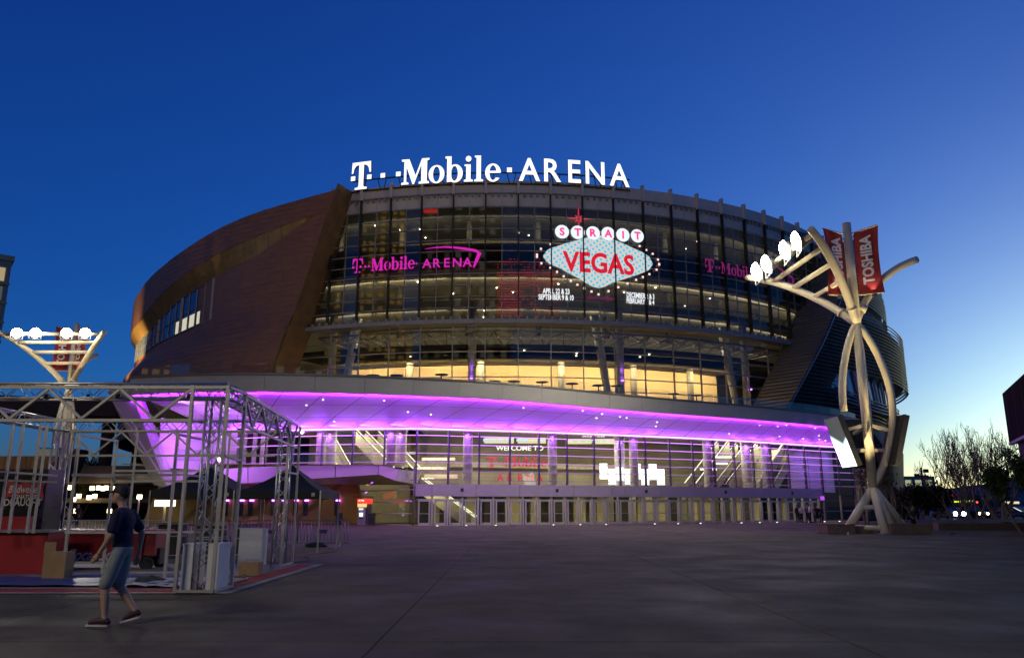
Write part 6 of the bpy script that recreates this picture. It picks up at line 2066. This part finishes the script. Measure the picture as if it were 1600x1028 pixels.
# dark building at the right edge
bld = thing('dark_building', 'dark clad building corner rising at the right edge', 'building', (38, 60, 0))
DK = mat('dark_cladding', (.022, .016, .012), .9, 0, var=.25, scale=.6, spec=.1)
k0 = at_y(1566, 615, 60); zu = k0.z; zm = at_y(1580, 691, 60).z
d_ = (Vector((33.6, 50.6, 0)) - Vector((k0.x, 60, 0))).normalized(); e_ = Vector((-d_.y, d_.x, 0))
if e_.x < 0: e_ = -e_
K = Vector((k0.x, 60, 0))
def prism(name, o, L, D, z0, z1, m):
    b = MB(); q = [o, o + d_ * L, o + d_ * L + e_ * D, o + e_ * D]
    b.add([v + Vector((0, 0, z0)) for v in q] + [v + Vector((0, 0, z1)) for v in q], [(0, 1, 2, 3), (7, 6, 5, 4), (0, 4, 5, 1), (1, 5, 6, 2), (2, 6, 7, 3), (3, 7, 4, 0)])
    return put(name, b, m, bld)
prism('upper_volume', K, 30, 20, zm, zu, DK)
prism('lower_wall', K + d_ * .5 + e_ * .5, 29, 19, 0, zm, mat('dark_lower_wall', (.04, .03, .028), .7, var=.3))
prism('light_band', K - e_ * .05, 30, .3, zm - .22, zm - .02, FASC)
for i in range(7): prism('panel_seam', K + d_ * (1.5 + i * 3.5) - e_ * .02, .05, .1, zm + .1, zu - .1, STEEL)
# road and cars
b = MB(); b.quad((20, 104, .024), (160, 104, .024), (160, 122, .024), (20, 122, .024)); struct(put('road', b, mat('asphalt', (.045, .045, .047), .85, var=.2, scale=.6)))
def car(label, px, Y, col, face, hl, hcol):
    x = tx(px, Y); root = thing('parked_car', label, 'car', (x, Y, 0), 'cars beyond the trees')
    M = Matrix.Translation((x, Y, .03)) @ Matrix.Rotation(face, 4, 'Z')
    cm = mat('car_paint_%s' % label.split()[0], col, .3, .4, var=.05)
    b = MB(); secs = [(-2.15, .45, .72, .78), (-2.0, .30, .86, .86), (-1.2, .25, .92, .90), (.6, .25, .98, .90), (1.7, .28, .86, .88), (2.1, .38, .72, .80)]
    rows = [[M @ Vector((-w, y, z0)), M @ Vector((-w * 1.02, y, (z0 + z1) / 2)), M @ Vector((-w * .92, y, z1)), M @ Vector((w * .92, y, z1)), M @ Vector((w * 1.02, y, (z0 + z1) / 2)), M @ Vector((w, y, z0)), M @ Vector((-w, y, z0))] for y, z0, z1, w in secs]
    b.grid(rows); b.add(rows[0][:-1], [(0, 1, 2, 3, 4, 5)]); b.add(rows[-1][:-1], [(5, 4, 3, 2, 1, 0)]); put('body', b, cm, root)
    b = MB(); cs = [(-1.9, .9, .9, .80), (-1.3, .9, 1.42, .70), (.2, .95, 1.46, .70), (1.0, .95, .96, .80)]
    rows = [[M @ Vector((-w - .06, y, z0)), M @ Vector((-w + .02, y, z1)), M @ Vector((w - .02, y, z1)), M @ Vector((w + .06, y, z0))] for y, z0, z1, w in cs]
    b.grid(rows, smooth=False); put('cabin', b, mat('car_glass', (.02, .025, .03), .1), root)
    for sx in (-.82, .82):
        for y in (-1.35, 1.35):
            b = MB(); c = M @ Vector((sx, y, .31)); d = (M.to_3x3() @ Vector((.1, 0, 0))); b.tube([c - d, c + d], .31, 14); put('wheel', b, mat('rubber', (.02, .02, .02), .7), root)
    for sx in (-.58, .58):
        b = MB(); c = M @ Vector((sx, 2.12, .66)); ball(b, c, .24 if hl > 40 else .17, 10); put('headlight', b, emis('headlight_%s' % label.split()[0], hcol, hl), root)
        b = MB(); c = M @ Vector((sx, -2.15, .72)); b.box(c, (.36, .08, .16), face); put('tail_light', b, mat('tail_red', (.3, .01, .01), .4), root)
car('white car with dazzling bluish headlights facing the plaza', 1482, 106, (.5, .5, .5), R(188), 55, (.55, .85, 1.0))
car('silver car with yellowish headlights beside the dazzling one', 1474, 118, (.35, .35, .36), R(175), 18, (1, .8, .4))
car('dark car with lit warm headlights below the bare trees', 1520, 108, (.03, .03, .035), R(185), 10, (1, .8, .45))
car('blue car with pale headlights among the trunks', 1543, 112, (.05, .07, .14), R(190), 12, (.7, .85, 1))
car('grey car with warm headlights under the right trees', 1562, 108, (.12, .12, .13), R(180), 22, (1, .75, .4))
car('navy car with one warm light nearest the dark building', 1582, 104, (.04, .05, .09), R(230), 8, (1, .75, .4))
car('black car parked behind the near mast', 1404, 84, (.015, .015, .018), R(95), .0, (1, .9, .7))
# far lights: yellow sign, traffic signals, street lamps
def farsign(label, px, py, w, h, Y, m, cat='sign', nm='far_sign', post=True, group=None):
    p = at_y(px, py, Y); k = Y / ray(px, py).y
    root = thing(nm, label, cat, (p.x, Y, 0), group)
    b = MB(); b.box(p, (w * k, .3, h * k)); put('lit_face', b, m, root)
    if post: b = MB(); b.bar((p.x, Y + .2, 0), (p.x, Y + .2, p.z), .18); put('post', b, STEEL, root)
YEL = emis('yellow_green_led', (.75, .9, .05), 1.6)
rnd = random.Random(44)
ys = thing('yellow_light_row', 'row of yellow green lit letters low above the distant cars', 'sign', tuple(at_y(1480, 783, 150)))
b = MB(); p = at_y(1496, 783, 150.4); b.box(p, (16, .3, 2.2)); put('backing', b, STEEL, ys)
x = 1468
while x < 1526:
    w = rnd.uniform(2, 5); p = at_y(x, 783 + rnd.uniform(-.6, .6), 150); k = 150 / ray(x, 783).y
    b = MB(); b.box(p, (w * k, .2, rnd.uniform(1.6, 2.8) * k)); put('lit_block', b, YEL, ys); x += w + rnd.uniform(1, 3)
for s_ in (1470, 1522): b = MB(); p = at_y(s_, 783, 150.4); b.bar((p.x, 150.5, 0), (p.x, 150.5, p.z), .3); put('post', b, STEEL, ys)
REDT = emis('red_signal', (1, .04, .02), 6)
for px, py, lab in ((1474, 773, 'leftmost red traffic signal over the distant road'), (1489, 773.5, 'second red traffic signal over the distant road'), (1504, 774.5, 'brightest red traffic signal over the distant road'), (1526, 784.5, 'lowest red traffic signal near the trunks')):
    farsign(lab, px, py, 2.4, 2.4, 140, REDT, 'traffic signal', 'traffic_signal', True, 'red traffic signals')
farsign('warm lit strip of shop windows low behind the right trees', 1575, 785, 34, 3.5, 160, emis('shop_window', (1, .85, .5), .8), 'shop front', 'shop_front', False)
WARM = emis('street_lamp_head', (1, .85, .5), 8)
for px, py, lab in ((1446, 746, 'left street lamp on the distant road'), (1465, 748, 'right street lamp beside the left one'), (1561, 748.5, 'street lamp seen through the right bare trees')):
    farsign(lab, px, py, 4, 1.6, 170, WARM, 'street lamp', 'street_lamp', True, 'far street lamps')
# utility pole with lamps
p = at_y(1440, 742, 160); po = thing('utility_pole', 'slim dark pole with lamps against the sunset sky', 'pole', (p.x, 160, 0))
b = MB(); t_ = at_y(1439, 730, 160); b.tube([(p.x, 160, 0), (t_.x, 160, t_.z)], .22, 8); put('pole', b, STEEL, po)
for dx, dz in ((-1.0, -1.6), (.9, -.7), (.8, -1.9)):
    b = MB(); b.box((t_.x + dx, 160, t_.z + dz), (.9, .5, .7)); put('lamp_box', b, STEEL, po)
# low pale building on the horizon
p = at_y(1420, 757, 240); hb = thing('low_office', 'low pale office block with lit windows behind the near mast', 'building', (p.x, 245, 0))
b = MB(); b.box((p.x, 245, p.z * .5 + 1), (16, 10, p.z + 3)); put('wall', b, mat('office_wall', (.25, .24, .17), .8), hb)
for i in range(5):
    for j in range(2):
        b = MB(); b.box((p.x - 6 + i * 3, 239.96, p.z + .5 - j * 3.4), (2.0, .1, 1.8)); put('window', b, emis('office_window', (.9, 1, .6), .35), hb)
# ------------------------------------------------------------------ background left
hot = thing('hotel_tower', 'pale hotel tower corner at the far left edge', 'building', (-150, 215, 0))
pr = at_y(19, 408, 200)
HW = mat('hotel_wall', (.40, .34, .24), .8, var=.08); TRIM = mat('hotel_trim', (.6, .48, .22), .7)
HM = Matrix.Translation((pr.x, 200, 0)) @ Matrix.Rotation(R(38), 4, 'Z')
def hbox(name, c, s, m):
    b = MB(); b.box(c, s); b.v = [tuple(HM @ Vector(v)) for v in b.v]; return put(name, b, m, hot)
hbox('wall', (-25, 15, pr.z / 2), (50, 30, pr.z), HW)
hbox('cornice', (-25, 15, pr.z + .6), (51, 31, 1.3), TRIM)
for j in range(14):
    z = pr.z - 4 - j * 5.2
    for i in range(3): hbox('window', (-3.4 - i * 6, -.05, z), (4.4, .3, 3.6), emis('hotel_glass', (.16, .20, .20), .35) if (i + j) % 3 else emis('hotel_lit', (1, .8, .45), .35))
    hbox('floor_band', (-25, -.1, z - 2.5), (50.4, .5, .6), TRIM)
a0, a1 = at_y(-40, 615, 100), at_y(178, 626, 100); a2, a3 = at_y(182, 650, 100), at_y(-40, 648, 100)
br = thing('elevated_walkway', 'dark brown elevated deck crossing behind the left floodlight mast', 'bridge', ((a0.x + a1.x) / 2, 100, 0))
b = MB(); vs = [a0, a1, a2, a3]; b.add(vs + [v + Vector((0, 9, 0)) for v in vs], [(3, 2, 1, 0), (4, 5, 6, 7), (0, 1, 5, 4), (1, 2, 6, 5), (2, 3, 7, 6), (3, 0, 4, 7)]); put('deck', b, mat('deck_brown', (.045, .03, .022), .8, var=.2), br)
for px in (-30, 172): q = at_y(px, 650, 104); b = MB(); b.tube([(q.x, 104, 0), (q.x, 104, q.z)], .8, 12); put('pier', b, mat('deck_brown', (.045, .03, .022), .8), br)
lo = thing('car_park', 'low dark deck with rows of warm lamps behind the booth', 'car park', (at_y(150, 750, 90).x, 94, 0))
q0, q1 = at_y(-60, 752, 90), at_y(262, 740, 90)
for nm, za, zb in (('roof_slab', q0.z - .2, q1.z + .9), ('lower_slab', 2.0, 2.5)):
    b = MB(); b.box(((q0.x + q1.x) / 2, 96, (za + zb) / 2), (q1.x - q0.x, 12, zb - za)); put(nm, b, mat('deck_dark', (.05, .04, .035), .8, var=.2), lo)
b = MB(); b.box(((q0.x + q1.x) / 2, 103, 2.4), (q1.x - q0.x, .4, 4.8)); put('back_wall', b, mat('deck_back', (.07, .07, .085), .8, var=.3), lo)
lb = MB(); lb.box((0, 0, 0), (.34, .34, .45)); LBM = lb.mesh('lamp'); LBM.materials.append(emis('car_park_lamp', (1, .72, .32), 9))
for px, py in ((77, 762), (87, 761), (95, 761.5), (108, 761.5), (144, 762.5), (154, 762), (161, 763), (166, 762), (176, 763), (190, 762), (115, 780), (123, 775), (139, 777), (119, 798), (171, 798), (148, 775)):
    put('lamp', LBM, None, lo, at_y(px, py, 89.5))
pst = at_y(218, 776, 70); 
o = thing('path_lamp', 'slim post lamp with a bright head left of the tents', 'lamp', (pst.x, 70, 0)); b = MB(); b.bar((pst.x, 70, 0), (pst.x, 70, pst.z), .12); put('post', b, MAST, o); b = MB(); b.box(pst, (.3, .3, .35)); put('lamp_head', b, emis('path_lamp_head', (1, .85, .55), 8), o)
# hotel towers behind the photographer, seen only mirrored in the arena glass
def mirror_tower(label, x, y, w, h, rz, wallc, winm, nx, nz, ww=.5):
    root = thing('hotel_tower', label, 'building', (x, y, 0))
    M = Matrix.Translation((x, y, 0)) @ Matrix.Rotation(rz, 4, 'Z')
    b = MB(); b.box((0, 0, h / 2), (w, 24, h)); b.v = [tuple(M @ Vector(v)) for v in b.v]; put('wall', b, wallc, root)
    b = MB()
    for i in range(nx):
        for k in range(nz):
            if rnd.random() < .25: continue
            b.box((-w / 2 + w * (i + .5) / nx, 12.1, h * .25 + h * .74 * (k + .5) / nz), (w / nx * ww, .3, h * .74 / nz * .55))
    b.v = [tuple(M @ Vector(v)) for v in b.v]; stuff(put('lit_windows', b, winm, root))
    return root
rnd = random.Random(3)
GOLDW = mat('gold_tower_wall', (.5, .36, .12), .5)
mirror_tower('gold lit hotel tower behind the plaza, mirrored in the left of the glass', -105, -42, 44, 128, R(-35), GOLDW, emis('gold_windows', (1.0, .60, .12), 1.0), 18, 46, .6)
mirror_tower('second gold tower beside it, mirrored further left', -150, -8, 36, 120, R(-50), GOLDW, emis('amber_windows', (1.0, .62, .16), .8), 15, 44, .6)
mirror_tower('dark hotel tower with scattered pale windows behind the plaza', -30, -80, 60, 120, R(-8), DK, emis('pale_windows', (.8, .85, .7), .5), 14, 22, .4)
mt = mirror_tower('dark tower carrying a red sign behind the plaza', -66, -70, 26, 110, R(-20), DK, emis('dim_windows', (.8, .7, .5), .35), 7, 18, .4)
b = MB(); b.box((-64, -57, 96), (9, .5, 5), R(-20)); put('roof_sign', b, emis('red_neon', (1, .03, .03), 5), mt)
# terrace high tables
HT = mat('table_black', (.02, .02, .02), .5)
tb_ = MB(); tb_.lathe((0, 0, 0), [(.001, 1.05), (.55, 1.05), (.55, 1.0), (.04, .98), (.04, .05), (.3, .02), (.3, 0), (.001, 0)], 14); TBM = tb_.mesh('table')
for i, (px, py) in enumerate(((690, 585), (773, 595.5), (803, 595.5), (847, 596.5), (894, 599), (935, 602), (964, 602.5), (1052, 615), (1088, 617.5), (583, 586), (545, 587), (620, 586))):
    p = at_z(px, py, 12.12)
    root = thing('high_table', ['round black high table %s' % s for s in ('under the second column of the terrace', 'left of a close pair on the terrace', 'right of a close pair on the terrace', 'alone below the middle of the diamond', 'third from the right lit bays on the terrace', 'left of the right column on the terrace', 'touching the right column on the terrace', 'near the right end of the cream wall', 'last on the right of the terrace', 'near the left end of the cream wall', 'farthest left on the terrace', 'between the left two columns of the terrace')][i], 'table', (p.x, p.y, 11.05), 'high tables on the terrace')
    b = MB(); b.lathe((p.x, p.y, 11.05), [(.001, 1.07), (.55, 1.07), (.55, 1.02), (.05, 1.0)], 14); put('table_top', b, HT, root)
    b = MB(); b.lathe((p.x, p.y, 11.05), [(.05, 1.0), (.05, .05), (.32, .02), (.32, 0)], 12); put('pedestal', b, HT, root)
